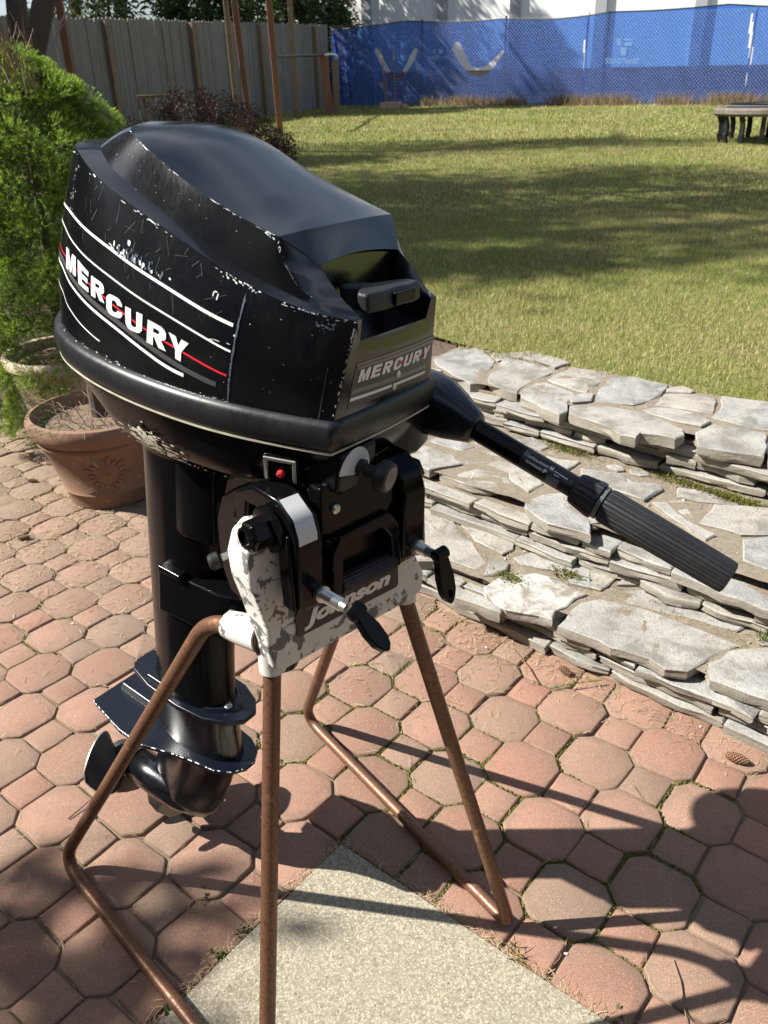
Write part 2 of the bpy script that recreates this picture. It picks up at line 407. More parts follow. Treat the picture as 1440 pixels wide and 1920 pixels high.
# ---- patio: bed of sand with every paver as a piece
bedp = MB().grid([[(-4.5, -1.2, -.010), (3.2, -1.2, -.010)], [(-4.5, 4.4, -.010), (3.2, 4.4, -.010)]])
patio = struct(bedp.build("patio", M_bed, smooth=0))
LO = np.array([-1.02689, 2.24677]); LS = 0.180474; LA = 0.0914120
LU = np.array([math.cos(LA), math.sin(LA)]) * LS; LV = np.array([math.sin(LA), -math.cos(LA)]) * LS
SC = np.array([-0.1127, 1.2531]); SE1 = np.array([-.6193, -.7852]); SE2 = np.array([.7700, -.6380])     # slab corner and edge directions
SE1 = np.array([-SE2[1], SE2[0]]) * -1.0
def clip(poly, p, n):
    """keep the side where (x-p).n >= 0"""
    out = []
    for i in range(len(poly)):
        a, b = poly[i], poly[(i + 1) % len(poly)]; da, db = (a - p) @ n, (b - p) @ n
        if da >= 0: out.append(a)
        if (da >= 0) != (db >= 0): out.append(a + (b - a) * da / (da - db))
    return out
def area(p):
    p = np.array(p); x, y = p[:, 0], p[:, 1]; return .5 * abs(np.dot(x, np.roll(y, -1)) - np.dot(y, np.roll(x, -1)))
def in_slab(p): d = np.asarray(p) - SC; return 0 < d @ SE1 < .98 and 0 < d @ SE2 < .98
EE = .25 * LS
OCT = [(LS / 2, -EE / 2), (LS / 2, EE / 2), (EE / 2, LS / 2), (-EE / 2, LS / 2), (-LS / 2, EE / 2), (-LS / 2, -EE / 2), (-EE / 2, -LS / 2), (EE / 2, -LS / 2)]
SQ = [(LS / 2 - EE / 2, 0), (0, LS / 2 - EE / 2), (-(LS / 2 - EE / 2), 0), (0, -(LS / 2 - EE / 2))]
def inset(poly, d):
    P = [np.array(p, float) for p in poly]; n = len(P); out = []
    sgn = 1 if sum(P[i][0] * P[(i + 1) % n][1] - P[(i + 1) % n][0] * P[i][1] for i in range(n)) > 0 else -1
    for i in range(n):
        a, b, c = P[i - 1], P[i], P[(i + 1) % n]
        e1 = (b - a) / (np.linalg.norm(b - a) + 1e-9); e2 = (c - b) / (np.linalg.norm(c - b) + 1e-9)
        n1 = np.array([-e1[1], e1[0]]) * sgn; n2 = np.array([-e2[1], e2[0]]) * sgn
        k = n1 + n2; k = k / max(.35, (k @ n1)); out.append(b + k * d)
    return out
def paver_mesh(poly, gap=.0024):
    rings = []
    P0 = inset(poly, gap); Q0 = []
    for i_ in range(len(P0)):          # soften the corners and wander along the edges
        a_, b_, c_ = P0[i_ - 1], P0[i_], P0[(i_ + 1) % len(P0)]; la, lc = np.linalg.norm(a_ - b_), np.linalg.norm(c_ - b_)
        Q0 += [b_ + (a_ - b_) / la * min(.0042, la * .2), b_ + (c_ - b_) / lc * min(.0042, lc * .2)]
        if lc > .05: Q0.append((b_ + c_) / 2)
    P0 = Q0
    jit = [np.array([random.gauss(0, .0009), random.gauss(0, .0009)]) for _ in P0]
    P0 = [p + j for p, j in zip(P0, jit)]
    for d, z in ((0, -.03), (0, -.005), (.0016, -.0016), (.0052, 0)): rings.append([(p[0], p[1], z) for p in inset(P0, d)])
    mb = MB(); mb.grid(rings, close=True)
    n = len(P0); mb.add([(*p[:2], 0) for p in rings[-1]], [tuple(range(n))])
    me = bpy.data.meshes.new("paver"); me.from_pydata(mb.V, [], mb.F)
    bm = bmesh.new(); bm.from_mesh(me); bmesh.ops.remove_doubles(bm, verts=bm.verts, dist=1e-6); bmesh.ops.recalc_face_normals(bm, faces=bm.faces); bm.to_mesh(me); bm.free()
    me.shade_smooth(); me.set_sharp_from_angle(angle=R(60)); me.materials.append(M_paver); return me
oct_me = [paver_mesh(OCT) for _ in range(6)]; sq_me = [paver_mesh(SQ) for _ in range(6)]
far = MB(); joints = []; cand = []
RM = np.array([[math.cos(LA), math.sin(LA)], [math.sin(LA), -math.cos(LA)]]).T
for i in range(-15, 21):
    for j in range(-14, 16):
        for kind in (0, 1):
            c = LO + (i + .5 * kind) * LU + (j + .5 * kind) * LV
            if c @ WN[:2] > 1.80 or c[1] > 4.3 or c[0] < -3.6 or c[1] < -.6 or c[0] > 2.9: continue
            poly = OCT if kind == 0 else SQ
            W = [c + RM @ np.array(p) for p in poly]
            if any(in_slab(p) for p in W) or in_slab(c):
                best = []
                for nrm in (SE1, SE2):
                    q = clip(W, SC + nrm * .004, -nrm)
                    # edge lines that start at the slab corner
                    if len(q) > 2 and (not best or area(q) > area(best)): best = q
                # far edges of the slab
                if not best or area(best) < .0016:
                    continue
                q = [p - c for p in best]
                q2 = []
                for p in q:
                    if not q2 or np.linalg.norm(p - q2[-1]) > .012: q2.append(p)
                if len(q2) > 2 and np.linalg.norm(q2[0] - q2[-1]) < .012: q2.pop()
                if len(q2) < 3: continue
                cand.append((c, ('clip', q2)))
            else: cand.append((c, (kind, None)))
            if kind == 0:
                for k in range(8): joints.append((W[k], W[(k + 1) % 8]))
cand2 = []
for c, k in cand:
    x, y, d = to_px((c[0], c[1], 0)); inside = d > .1 and -110 < x < 1550 and 700 < y < 2030
    cand2.append((0 if inside else 1, d, c, k))
cand2.sort(key=lambda q: (q[0], q[1]))
n_part = [0, 0]
rest = MB()
for out, d, c, (kind, poly) in cand2:
    rot = random.gauss(0, R(1.1)); dz = random.gauss(-.0008, .0018); tx, ty = random.gauss(0, R(.7)), random.gauss(0, R(.7)); off = np.array([random.gauss(0, .0011), random.gauss(0, .0011)])
    ki = 0 if kind in (0, 'clip') else 1
    if kind == 'clip': me = paver_mesh(poly)
    else: me = random.choice(oct_me if kind == 0 else sq_me)
    Mloc = Matrix.Translation((c[0] + off[0], c[1] + off[1], dz)) @ Matrix.Rotation(tx, 4, 'X') @ Matrix.Rotation(ty, 4, 'Y') @ Matrix.Rotation(rot, 4, 'Z')
    if kind != 'clip':
        # lattice frame (the second axis points towards the camera)
        Mloc = Mloc @ Matrix(((RM[0, 0], RM[0, 1], 0, 0), (RM[1, 0], RM[1, 1], 0, 0), (0, 0, -1 if False else 1, 0), (0, 0, 0, 1)))
        # keep a right-handed transform: the shapes are symmetric about both axes
        Mloc = Matrix.Translation((c[0] + off[0], c[1] + off[1], dz)) @ Matrix.Rotation(tx, 4, 'X') @ Matrix.Rotation(ty, 4, 'Y') @ Matrix.Rotation(LA + rot + random.randrange(4) * math.pi / 2, 4, 'Z')
    if out == 0 and n_part[ki] < 300:
        n_part[ki] += 1
        o = link_mesh("paver", me, patio); o.matrix_local = Mloc
    else:
        rest.add([tuple(Mloc @ v.co) for v in me.vertices], [tuple(p.vertices) for p in me.polygons])
rest.build("paver_field", M_paver, patio, smooth=60, kind="stuff")

# ---- concrete slab
SL1 = [SC, SC + SE2 * .95, SC + (SE1 + SE2) * .95, SC + SE1 * .95]
mb = MB().prism([tuple(p) for p in SL1], -.05, .004)
struct(mb.build("concrete_slab", M_slab, smooth=30, bevel=.004))

# ---- lawn and bed
back_y = 24.8
def lawn_front(u):
    pts = [(-14, 5.2), (-3.2, 4.9), (-.6, 4.5), (.10, 3.95), (.36, 3.66), (1.60, 2.64), (4.4, .1), (9.0, -4.1)]
    x = u * (len(pts) - 1); i = min(int(x), len(pts) - 2); t = x - i
    return np.array(pts[i]) * (1 - t) + np.array(pts[i + 1]) * t
rows = []
for v in np.linspace(0, 1, 46):
    row = []
    for u in np.linspace(0, 1, 71):
        f = lawn_front(u); bx = -14 + 36 * u; p = f * (1 - v ** 1.4) + np.array([bx, back_y]) * v ** 1.4
        row.append((p[0], p[1], lawn_z(p[1]) + .012 * math.sin(p[0] * 1.7 + p[1]) * math.sin(p[1] * .9)))
    rows.append(row)
lawn = struct(MB().grid(rows).build("lawn", M_lawn, smooth=80))
# bed that climbs from the patio to the lawn, left of the steps
rows = [[], [], []]
for u in np.linspace(0, .5714, 24):
    f = lawn_front(u); a = np.array([f[0] - .05, min(f[1] - .25, 4.25)])
    rows[0].append((a[0], a[1] - .25, -.03)); rows[1].append((a[0] * .5 + f[0] * .5, (a[1] + f[1]) / 2, lawn_z(f[1]) * .75)); rows[2].append((f[0], f[1] + .06, lawn_z(f[1]) - .005))
struct(MB().grid(rows).build("garden_bed", M_soil, smooth=80))
verge = MB().grid([[(-40, 24.6, 1.05), (60, 24.6, 1.05)], [(-40, 120, 1.6), (60, 120, 1.6)]]).build("verge", M_soil, smooth=0); struct(verge)
side = MB().grid([[(-60, 3.0, .25), (-12, 3.0, .3)], [(-60, 40, 1.3), (-12, 40, 1.3)]]).build("neighbour_ground", M_soil, smooth=0); struct(side)

# ---- stone steps: every stone is a piece
steps = root("stone_steps", tuple(Wx(-1.0, 1.7, 0)), "stacked grey schist garden steps climbing from the brick patio to the lawn", "steps")
Z1, Z2, Z3 = .13, .27, .41
for n0, n1, z0, z1 in ((1.76, 2.12, -.03, Z1 - .04), (2.03, 2.62, Z1 - .035, Z2 - .042), (2.57, 3.00, Z2 - .03, Z3 - .035)):
    mb = MB(); rows = [[], []]
    mb.prism([(-2.22, n0), (2.2, n0), (2.2, n1), (-2.22, n1)], z0, z1).build("fill", M_mortar, steps, Wx, smooth=0)
mb = MB().box(-2.20, 2.2, 2.02, 2.56, Z1 - .02, Z2 - .03); 
# joint bedding just under the flag tops
for n0, n1, z in ((1.75, 2.05, Z1), (2.03, 2.60, Z2), (2.56, 2.99, Z3)):
    rows = [[(t, n, z - .006 + .003 * math.sin(t * 23 + n * 31) + .002 * math.sin(t * 61 - n * 47)) for t in np.linspace(-2.2, 2.2, 90)] for n in np.linspace(n0, n1, 9)]
    MB().grid(rows).build("bedding", M_mortar, steps, Wx, smooth=60)
def stone(poly, ztop, th, mat, seg=.045, jag=.006, slant=.006, tilt=.004):
    """one flat stone: poly in world xy"""
    P = [np.array(p, float) for p in poly]
    if sum(P[i][0] * P[(i + 1) % len(P)][1] - P[(i + 1) % len(P)][0] * P[i][1] for i in range(len(P))) < 0: P = P[::-1]
    c = sum(P) / len(P); Q = []
    for i in range(len(P)):
        a, b = P[i], P[(i + 1) % len(P)]; k = max(1, int(round(np.linalg.norm(b - a) / seg)))
        for q in range(k):
            p = a + (b - a) * q / k; e = (b - a) / (np.linalg.norm(b - a) + 1e-9)
            Q.append(p + np.array([-e[1], e[0]]) * random.gauss(0, jag) * (1 if q else .5))
    n = len(Q); g = np.array([random.gauss(0, tilt), random.gauss(0, tilt)]) / .3
    def zt(p): return ztop + (p - c) @ g
    rings = []
    inw = lambda p, d: p + (c - p) / (np.linalg.norm(c - p) + 1e-9) * d
    rings.append([(*inw(p, random.uniform(.0, slant * 2)), zt(p) - th) for p in Q])
    rings.append([(*inw(p, random.uniform(-.004, slant)), zt(p) - th * random.uniform(.6, .75)) for p in Q])
    rings.append([(*inw(p, random.uniform(-.002, slant)), zt(p) - th * random.uniform(.25, .4)) for p in Q])
    rings.append([(*p, zt(p) - random.uniform(.002, .004)) for p in Q])
    rings.append([(*inw(p, random.uniform(.003, .006)), zt(p) + random.gauss(0, .0006)) for p in Q])
    rings.append([(*(p * .55 + c * .45), zt(p * .55 + c * .45) + random.gauss(0, .0018)) for p in Q])
    mb = MB().grid(rings, close=True); b0 = (len(rings) - 1) * n
    mb.V.append((*c, zt(c) + random.gauss(0, .001))); ci = len(mb.V) - 1
    mb.F += [(b0 + i, b0 + (i + 1) % n, ci) for i in range(n)]; mb.F.append(tuple(range(n))[::-1])
    return mb.build("stone", mat, steps, smooth=26)
ZA = (760, 630, 4.114); ZB = (1090, 680, 4.114); ZC = (760, 900, 4.114); ZD = (1090, 1000, 4.114)
def tr(zm, pts, z): return [at_z(zm[0] + x / zm[2], zm[1] + y / zm[2], z)[:2] for x, y in pts]
caps = [(ZA, [(220, 180), (280, 150), (400, 112), (600, 112), (690, 195), (635, 275), (612, 345), (500, 350), (380, 300), (250, 230)]),
        (ZA, [(650, 135), (760, 100), (900, 108), (1020, 130), (1270, 212), (1150, 250), (1080, 215), (900, 170), (765, 150), (715, 190)]),
        (ZA, [(510, 70), (700, 62), (770, 92), (640, 122), (500, 100)]),
        (ZA, [(635, 325), (660, 275), (730, 205), (765, 165), (900, 185), (1080, 230), (1160, 265), (1000, 335), (885, 400), (865, 430), (740, 400), (640, 355)]),
        (ZA, [(890, 425), (1000, 355), (1080, 350), (1290, 425), (1330, 455), (1255, 505), (1250, 570), (1190, 600), (1050, 540), (900, 465)]),
        (ZA, [(1095, 330), (1185, 272), (1290, 230), (1440, 255), (1560, 300), (1500, 340), (1400, 430), (1330, 418)]),
        (ZB, [(112, 270), (150, 185), (230, 108), (400, 100), (670, 172), (615, 240), (530, 290), (400, 318), (250, 308), (120, 293)]),
        (ZB, [(-70, 260), (95, 240), (78, 298), (-70, 312), (-95, 290)]),
        (ZB, [(-90, 325), (200, 332), (430, 372), (560, 412), (785, 520), (795, 565), (730, 590), (600, 560), (460, 545), (420, 585), (300, 560), (150, 470), (-95, 385)]),
        (ZB, [(568, 328), (640, 240), (860, 243), (1035, 272), (1045, 300), (1015, 388), (900, 378), (720, 343)]),
        (ZB, [(470, 372), (560, 350), (720, 362), (900, 402), (1000, 460), (925, 498), (700, 455)]),
        (ZB, [(1085, 262), (1440, 300), (1620, 330), (1600, 540), (1440, 520), (1200, 478), (1000, 432), (1072, 362)]),
        (ZB, [(885, 535), (1010, 475), (1300, 522), (1425, 550), (1425, 690), (1405, 725), (1200, 695), (900, 640)]),
        (ZB, [(660, 200), (780, 178), (880, 215), (850, 235), (650, 230)]),
        (ZB, [(1450, 560), (1700, 590), (1800, 700), (1700, 830), (1445, 730)])]
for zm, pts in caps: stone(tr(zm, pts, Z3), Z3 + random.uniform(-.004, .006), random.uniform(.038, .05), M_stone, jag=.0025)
t2 = [(ZA, [(-60, 960), (-60, 850), (70, 825), (200, 850), (380, 930), (440, 985), (250, 1022), (190, 1045)]), (ZA, [(258, 1038), (450, 992), (610, 995), (790, 1065), (815, 1130), (650, 1160), (500, 1140), (300, 1065)]),
      (ZA, [(470, 900), (560, 865), (800, 905), (700, 945), (600, 970), (460, 975)]), (ZA, [(625, 985), (720, 955), (920, 1003), (1050, 1060), (1065, 1140), (950, 1195), (835, 1125), (800, 1050)]),
      (ZA, [(870, 800), (980, 782), (1110, 850), (1050, 878), (900, 838)]), (ZA, [(1080, 925), (1350, 970), (1240, 1033), (1090, 985)]), (ZA, [(130, 770), (300, 750), (540, 850), (450, 880), (250, 822)]),
      (ZC, [(925, 145), (1060, 95), (1200, 110), (1420, 300), (1430, 420), (1340, 385), (1100, 325), (930, 205)]), (ZB, [(0, 820), (300, 862), (400, 930), (600, 942), (635, 985), (490, 1068), (300, 1000), (0, 900)]),
      (ZB, [(742, 962), (1000, 1000), (1100, 1060), (1230, 1082), (1200, 1098), (900, 1062), (738, 1030)]), (ZB, [(676, 1052), (860, 1062), (912, 1130), (880, 1228), (742, 1125)]),
      (ZB, [(535, 1095), (650, 1092), (735, 1175), (875, 1255), (1035, 1330), (960, 1368), (700, 1205)]), (ZB, [(1022, 1098), (1440, 1130), (1600, 1150), (1580, 1330), (1230, 1325), (908, 1243)]),
      (ZD, [(1245, 40), (1440, 22), (1640, 60), (1650, 330), (1440, 285), (1250, 200)]), (ZC, [(1060, 440 - 340), (1330, 60), (1440, 20), (1560, 160), (1500, 330), (1440, 330), (1230, 130)])]
for zm, pts in t2: stone(tr(zm, pts, Z2), Z2 + random.uniform(-.006, .006), random.uniform(.03, .042), M_stone, jag=.003, tilt=.005)
t1 = [(ZC, [(-80, 110), (240, 112), (290, 190), (345, 270), (432, 390), (520, 490), (630, 640), (560, 690), (330, 612), (100, 622), (-80, 560)]), (ZC, [(362, 272), (640, 282), (778, 342), (826, 382), (845, 480), (836, 538), (750, 576), (640, 518), (535, 470), (446, 360)]),
      (ZC, [(825, 602), (1040, 535), (1160, 552), (1425, 650), (1425, 835), (1290, 795), (1170, 705), (900, 655)]), (ZC, [(375, 792), (520, 862), (610, 892), (750, 982), (735, 1015), (560, 948), (375, 882)]),
      (ZD, [(0, 520), (150, 492), (500, 575), (760, 675), (1000, 765), (1215, 862), (1050, 930), (930, 998), (820, 1055), (650, 1038), (520, 958), (330, 898), (230, 868), (0, 765), (-180, 700), (-90, 590)]),
      (ZD, [(195, 480), (360, 425), (650, 405), (1000, 472), (1390, 602), (1410, 640), (1285, 715), (1200, 752), (900, 665), (520, 565)]), (ZD, [(275, 398), (335, 338), (600, 342), (675, 370), (500, 398)]),
      (ZD, [(0, 245), (275, 338), (218, 408), (150, 442), (0, 405)]), (ZD, [(985, 1000), (1240, 893), (1440, 893), (1700, 960), (1690, 1360), (1440, 1285), (1200, 1200), (995, 1130), (965, 1060)]),
      (ZD, [(1440, 640), (1560, 640), (1700, 740), (1660, 900), (1380, 850), (1400, 700)]), (ZC, [(650, 640), (700, 600), (800, 640), (790, 690), (690, 730), (600, 740)]), (ZC, [(905, 480), (960, 455), (1030, 500), (1010, 535), (905, 560)])]
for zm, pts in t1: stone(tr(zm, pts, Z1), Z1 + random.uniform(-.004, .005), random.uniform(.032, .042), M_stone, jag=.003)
stone(tr(ZC, [(590, 835), (760, 742), (900, 722), (1100, 735), (1180, 800), (1270, 822), (1400, 880), (1250, 975), (1130, 1075), (1030, 1045), (850, 1015), (775, 1000), (690, 950), (620, 885)], Z1), Z1 + .002, .036, M_limed, jag=.008, tilt=.003)
def pip(p, poly):
    x, y = p; ins = False; n = len(poly)
    for i in range(n):
        (x0, y0), (x1, y1) = poly[i], poly[i - 1]
        if (y0 > y) != (y1 > y) and x < (x1 - x0) * (y - y0) / (y1 - y0) + x0: ins = not ins
    return ins
def infill(traced, z, n0, n1, tries, t0=-2.15, t1=.4):
    polys = [tr(zm, pts, z) for zm, pts in traced]; made = 0
    for _ in range(tries):
        t, n = random.uniform(t0, t1), random.uniform(n0, n1); rd = random.uniform(.022, .085); a0 = random.uniform(0, 6.28); kk = random.randint(5, 6)
        c = Wx(t, n, 0)[:2]; st = random.uniform(1.0, 1.7)
        q = [c + WT[:2] * math.cos(a0 + i * 6.283 / kk) * rd * st * random.uniform(.8, 1.15) + WN[:2] * math.sin(a0 + i * 6.283 / kk) * rd * random.uniform(.8, 1.1) for i in range(kk)]
        big = [c + (p - c) * (1 + .010 / rd) for p in q]; mids = [(big[i] + big[i - 1]) / 2 for i in range(kk)]
        if any(not (n0 - .02 < p @ WN[:2] < n1 + .03) for p in q): continue
        if any(pip(p, P) for P in polys for p in big + mids + [c]) or any(pip(v, big) for P in polys for v in P): continue
        polys.append(q); stone(q, z + random.uniform(-.007, .003), .03, M_stone, seg=.03, jag=.003); made += 1
        if made >= 60: break
infill(caps, Z3, 2.56, 2.93, 900, -2.1, -.6); infill(t2, Z2, 2.06, 2.47, 1500, -1.9, -.3); infill(t1, Z1, 1.77, 1.95, 900, -1.6, 0)
# the risers: thin courses of schist
def course(z0, z1, n0, t0, t1, depth=.16, lo=.11, hi=.36):
    t = t0
    while t < t1:
        L = random.uniform(lo, hi); h = (z1 - z0) * random.uniform(.78, 1.0); f = n0 + random.gauss(0, .010)
        bow = random.gauss(0, .006)
        poly = [(t + .003, f + random.gauss(0, .006)), (t + L * .5, f + bow - .004), (t + L - .003, f + random.gauss(0, .006)), (t + L - .004 + random.gauss(0, .004), f + depth), (t + .004, f + depth)]
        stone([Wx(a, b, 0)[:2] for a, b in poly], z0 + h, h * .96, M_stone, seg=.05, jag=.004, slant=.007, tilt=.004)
        t += L
for n0, zs in ((1.712, (.002, .036, .066, .094)), (1.985, (Z1 + .002, Z1 + .034, Z1 + .068, Z1 + .102)), (2.515, (Z2 + .002, Z2 + .034, Z2 + .066, Z2 + .098))):
    for k in range(3): course(zs[k], zs[k + 1], n0 + .012 * (k % 2) - .006 * (k == 1), -2.2 + random.uniform(0, .1), .15 if n0 < 1.8 else -.1, lo=.10 if k else .16)

# ---- lawn grass: blades
def blades(n, u_range, v_range, length, width, seed):
    r = np.random.default_rng(seed); out = []
    x = r.uniform(*u_range, n); y = r.uniform(*v_range, n)
    return x, y
def grass_field():
    Vs, Cs = [], []
    r = np.random.default_rng(3)
    def region(n, y0, y1, length, width, spread):
        y = y0 + (y1 - y0) * r.random(n) ** .9
        half = .52 * (y * .889 + .5) + .6
        x = (r.random(n) * 2 - 1) * half
        dd = x * WN[0] + y * WN[1]
        keep = (dd > 2.92 + .03 * r.standard_normal(n) + .025 * np.sin(x * 9)) & ((x > .32) | (x * .62 + y > 3.92 + .05 * r.standard_normal(n))) & (y < 24.3) & (y > 3.0 - x)
        # stay on the garden's side of the timber fence
        keep &= (x > -6.3 + (y - 12.5) * .5 )
        x, y = x[keep], y[keep]; n = len(x)
        z = lawn_z(y) + .012 * np.sin(x * 1.7 + y) * np.sin(y * .9) - .004
        L = length * r.uniform(.5, 1.25, n); a = r.uniform(0, 2 * np.pi, n); lean = np.abs(r.normal(0, spread, n)); b = r.uniform(0, 2 * np.pi, n)
        w_ = width * r.uniform(.7, 1.3, n)
        base = np.stack([x, y, z], 1); dx = np.stack([np.cos(a), np.sin(a), 0 * a], 1) * w_[:, None] / 2
        tip = base + np.stack([np.cos(b) * np.sin(lean) * L, np.sin(b) * np.sin(lean) * L, np.cos(lean) * L], 1)
        V = np.stack([base - dx, base + dx, tip], 1).reshape(-1, 3)
        patch = .5 + .25 * np.sin(x * 1.3 + 1.7 * np.sin(y * .8)) + .25 * np.sin(y * 2.1 + x * .6) + .12 * np.sin(x * 5 + 2) * np.sin(y * 6)
        pt2 = .5 + .5 * np.sin(x * 2.3 + 1.1 * np.sin(y * 1.9)) * np.sin(y * 1.7 + .8 * np.sin(x * 2.7))
        dry = (r.random(n) < .24 * pt2 + .14 + .30 * np.clip(patch, 0, 1)); k = r.random(n)[:, None]
        c = np.where(dry[:, None], np.array([.48, .40, .20]) * (.7 + .6 * k), np.array([.150, .215, .036]) * (.55 + .8 * k) * (.75 + .5 * (1 - pt2))[:, None] + np.array([.07, .035, .01]) * r.random(n)[:, None])
        Vs.append(V); Cs.append(c)
    region(330000, 2.3, 7.0, .032, .0034, .85)
    region(200000, 6.8, 13.0, .036, .007, .85)
    region(120000, 12.5, 24.4, .05, .015, .8)
    V = np.concatenate(Vs); C = np.concatenate(Cs)
    o = np_mesh("grass", V, np.arange(len(V)).reshape(-1, 3), M_leaf, kind="stuff", colors=C)
    tag(o, "patchy green lawn grass with straw coloured dry blades", "grass")
grass_field()

# ================================================================== FENCES, TREES AND GARDEN THINGS
# ---- weathered timber fence on the left
FA, FB = np.array([-6.9, 11.9]), np.array([-1.05, 23.7]); FD = (FB - FA) / np.linalg.norm(FB - FA); FL = np.linalg.norm(FB - FA); FNn = np.array([FD[1], -FD[0]])
wf = root("timber_fence", (*((FA + FB) / 2), lawn_z(18)), "tall weathered grey timber fence of upright boards behind the dark bush", "fence")
def Fx(s, d, z): p = FA + FD * s + FNn * d; return np.array([p[0], p[1], lawn_z(p[1]) + z])
s = 0.0; bw = .105
board_me = []
for k in range(5):
    jl, jr = random.gauss(0, .0015), random.gauss(0, .0015)
    mb = MB().prism([(jl, 0), (bw - .003 + jr, 0), (bw - .003 + jr * .5, 1.80), (bw - .03, 1.83), (.02, 1.83), (jl * .5, 1.80)], -.009, .009, perm=(0, 2, 1))
    me = bpy.data.meshes.new("board"); me.from_pydata(mb.V, [], mb.F); me.materials.append(M_board); board_me.append(me)
ang = math.atan2(FD[1], FD[0])
while s < FL - .1:
    o = link_mesh("board", random.choice(board_me), wf); p = Fx(s, random.gauss(0, .006), random.gauss(.0, .012))
    o.location = tuple(p - base_of(wf)); o.rotation_euler = (0, random.gauss(0, .0015), ang); s += bw
for s in np.arange(.3, FL, 2.42):
    MB().box(s - .05, s + .05, .012, .105, -.1, 1.78).build("post", M_post2, wf, Fx, smooth=0)
for z in (.35, 1.45): MB().box(0, FL, -.06, -.012, z, z + .09).build("rail", M_board, wf, Fx, smooth=0)

# ---- blue mesh construction fence
BA, BB = np.array([-1.0, 23.9]), np.array([16.0, 16.6]); BD = (BB - BA) / np.linalg.norm(BB - BA); BL = np.linalg.norm(BB - BA); BN = np.array([BD[1], -BD[0]])   # towards the garden
bf = root("mesh_fence", (*((BA + BB) / 2), lawn_z(20)), "chain link fence hung with translucent blue mesh fabric along the far lawn edge", "fence")
def Bx(s, d, z): p = BA + BD * s + BN * d; return np.array([p[0], p[1], lawn_z(p[1]) + z])
def f_top(s): return 1.74 + .05 * math.sin(s * .9) + .10 * min(1, s / 5) - .05 * abs(math.sin(s * 1.28 + .6)) 
def px_to_fence(x, y):
    d = ray(x, y); n3 = np.array([BN[0], BN[1], 0]); t = ((np.array([*BA, 0]) - C0) @ n3) / (d @ n3); p = C0 + d * t
    return (p[:2] - BA) @ BD, p[2] - lawn_z(p[1])
def crescent(x, y):
    """torn openings, in photograph pixels on the fence plane"""
    for cx, hw, top, dep, th, ex in ((743, 40, 96, 52, 36, 1.0), (897, 49, 94, 50, 56, .55)):
        u = (x - cx) / hw
        if abs(u) >= 1: continue
        lo = top + dep * (1 - u * u); hi = top + (dep - 3) * (1 - u * u) - th * (abs(u) ** 1.2 * 1.0 if ex == 1.0 else max(.25, -u)) * (1 - abs(u) ** 6)
        if hi < y < lo: return True
    return False
ns, nz = 560, 84
rowsP = []; F = []
for j in range(nz + 1):
    for i in range(ns + 1):
        s_ = BL * (i / ns) ** 1.25; z_ = .02 + (f_top(s_) - .02) * j / nz
        d_ = .03 * math.sin(s_ * 2.3 + z_ * 1.4) * math.sin(z_ * 2.2 + s_ * .7) + .012 * math.sin(s_ * 11 + z_ * 5)
        if s_ < .8: d_ += .08 * math.sin(s_ * 26 + z_ * 3) * (1 - s_ / .8)
        rowsP.append((s_, d_, z_))
for j in range(nz):
    for i in range(ns):
        a = rowsP[j * (ns + 1) + i]; b = rowsP[(j + 1) * (ns + 1) + i + 1]
        sm, zm_ = (a[0] + b[0]) / 2, (a[2] + b[2]) / 2
        x, y, d = to_px(Bx(sm, 0, zm_))
        if crescent(x, y): continue
        if abs(x - (1410 - (y - 20) * .035)) < 4.0 * math.sin(math.pi * min(1, max(0, (y - 18) / 112))) and 18 < y < 130: continue      # slit between two lengths
        if abs(x - 1096) < 1.6 and 75 < y < 130: continue
        F.append((j * (ns + 1) + i, j * (ns + 1) + i + 1, (j + 1) * (ns + 1) + i + 1, (j + 1) * (ns + 1) + i))
mb = MB(); mb.add(rowsP, F); mb.build("mesh_fabric", M_fabric, bf, Bx, smooth=80)
for x in (700, 790, 945, 1096, 1134, 1404, 1700):
    s_, _ = px_to_fence(x, 120); h = 1.86
    MB().tube([(s_, -.06, -.1), (s_, -.06, h)], .024 if x != 1134 else .03, 8).build("post", M_darksteel if x in (790, 1134, 945) else M_steel, bf, Bx)
MB().tube([(s_, -.05, f_top(s_) + .012) for s_ in np.linspace(0, BL, 120)], .016, 6).build("top_rail", M_darksteel, bf, Bx)
V, F3 = [], []
pitch = .075
for sg in (1, -1):
    for k in np.arange(-1.9, BL + 1.9, pitch):
        a = np.array([k, .045, .02]); b = np.array([k + sg * 1.80, .045, 1.82])
        if sg < 0: a = np.array([k, .049, .02]); b = np.array([k - 1.80, .049, 1.82])
        t0, t1 = 0.0, 1.0
        for lim, sgn in ((0, 1), (BL, -1)):
            da, db = (a[0] - lim) * sgn, (b[0] - lim) * sgn
            if da < 0 and db < 0: t0 = 2
            elif da < 0: t0 = max(t0, -da / (db - da))
            elif db < 0: t1 = min(t1, da / (da - db))
        if t0 >= t1: continue
        p, q = a + (b - a) * t0, a + (b - a) * t1; w_ = .0017
        n0 = len(V); V += [Bx(*(p + [-w_, 0, 0])), Bx(*(p + [w_, 0, 0])), Bx(*(q + [w_, 0, 0])), Bx(*(q + [-w_, 0, 0]))]; F3 += [(n0, n0 + 1, n0 + 2), (n0, n0 + 2, n0 + 3)]
np_mesh("chain_link", np.array(V), F3, M_steel, bf, "stuff")
def fence_print(body, px0, px1, py0, py1, bold=.02):
    V, Fc, _ = text_mesh(body, bold); mb = MB(); P = []
    for u, v in V:
        s_, z_ = px_to_fence(px0 + (px1 - px0) * u, py1 + (py0 - py1) * v); P.append((s_, .056, z_))
    mb.add(P, Fc); mb.build("print", M_print, bf, Bx, smooth=0)
fence_print("SOUNDTRANSIT", 1136, 1201, 109, 120, .03)
fence_print("SOUNDTRANSIT", 806, 842, 105, 111, .03)
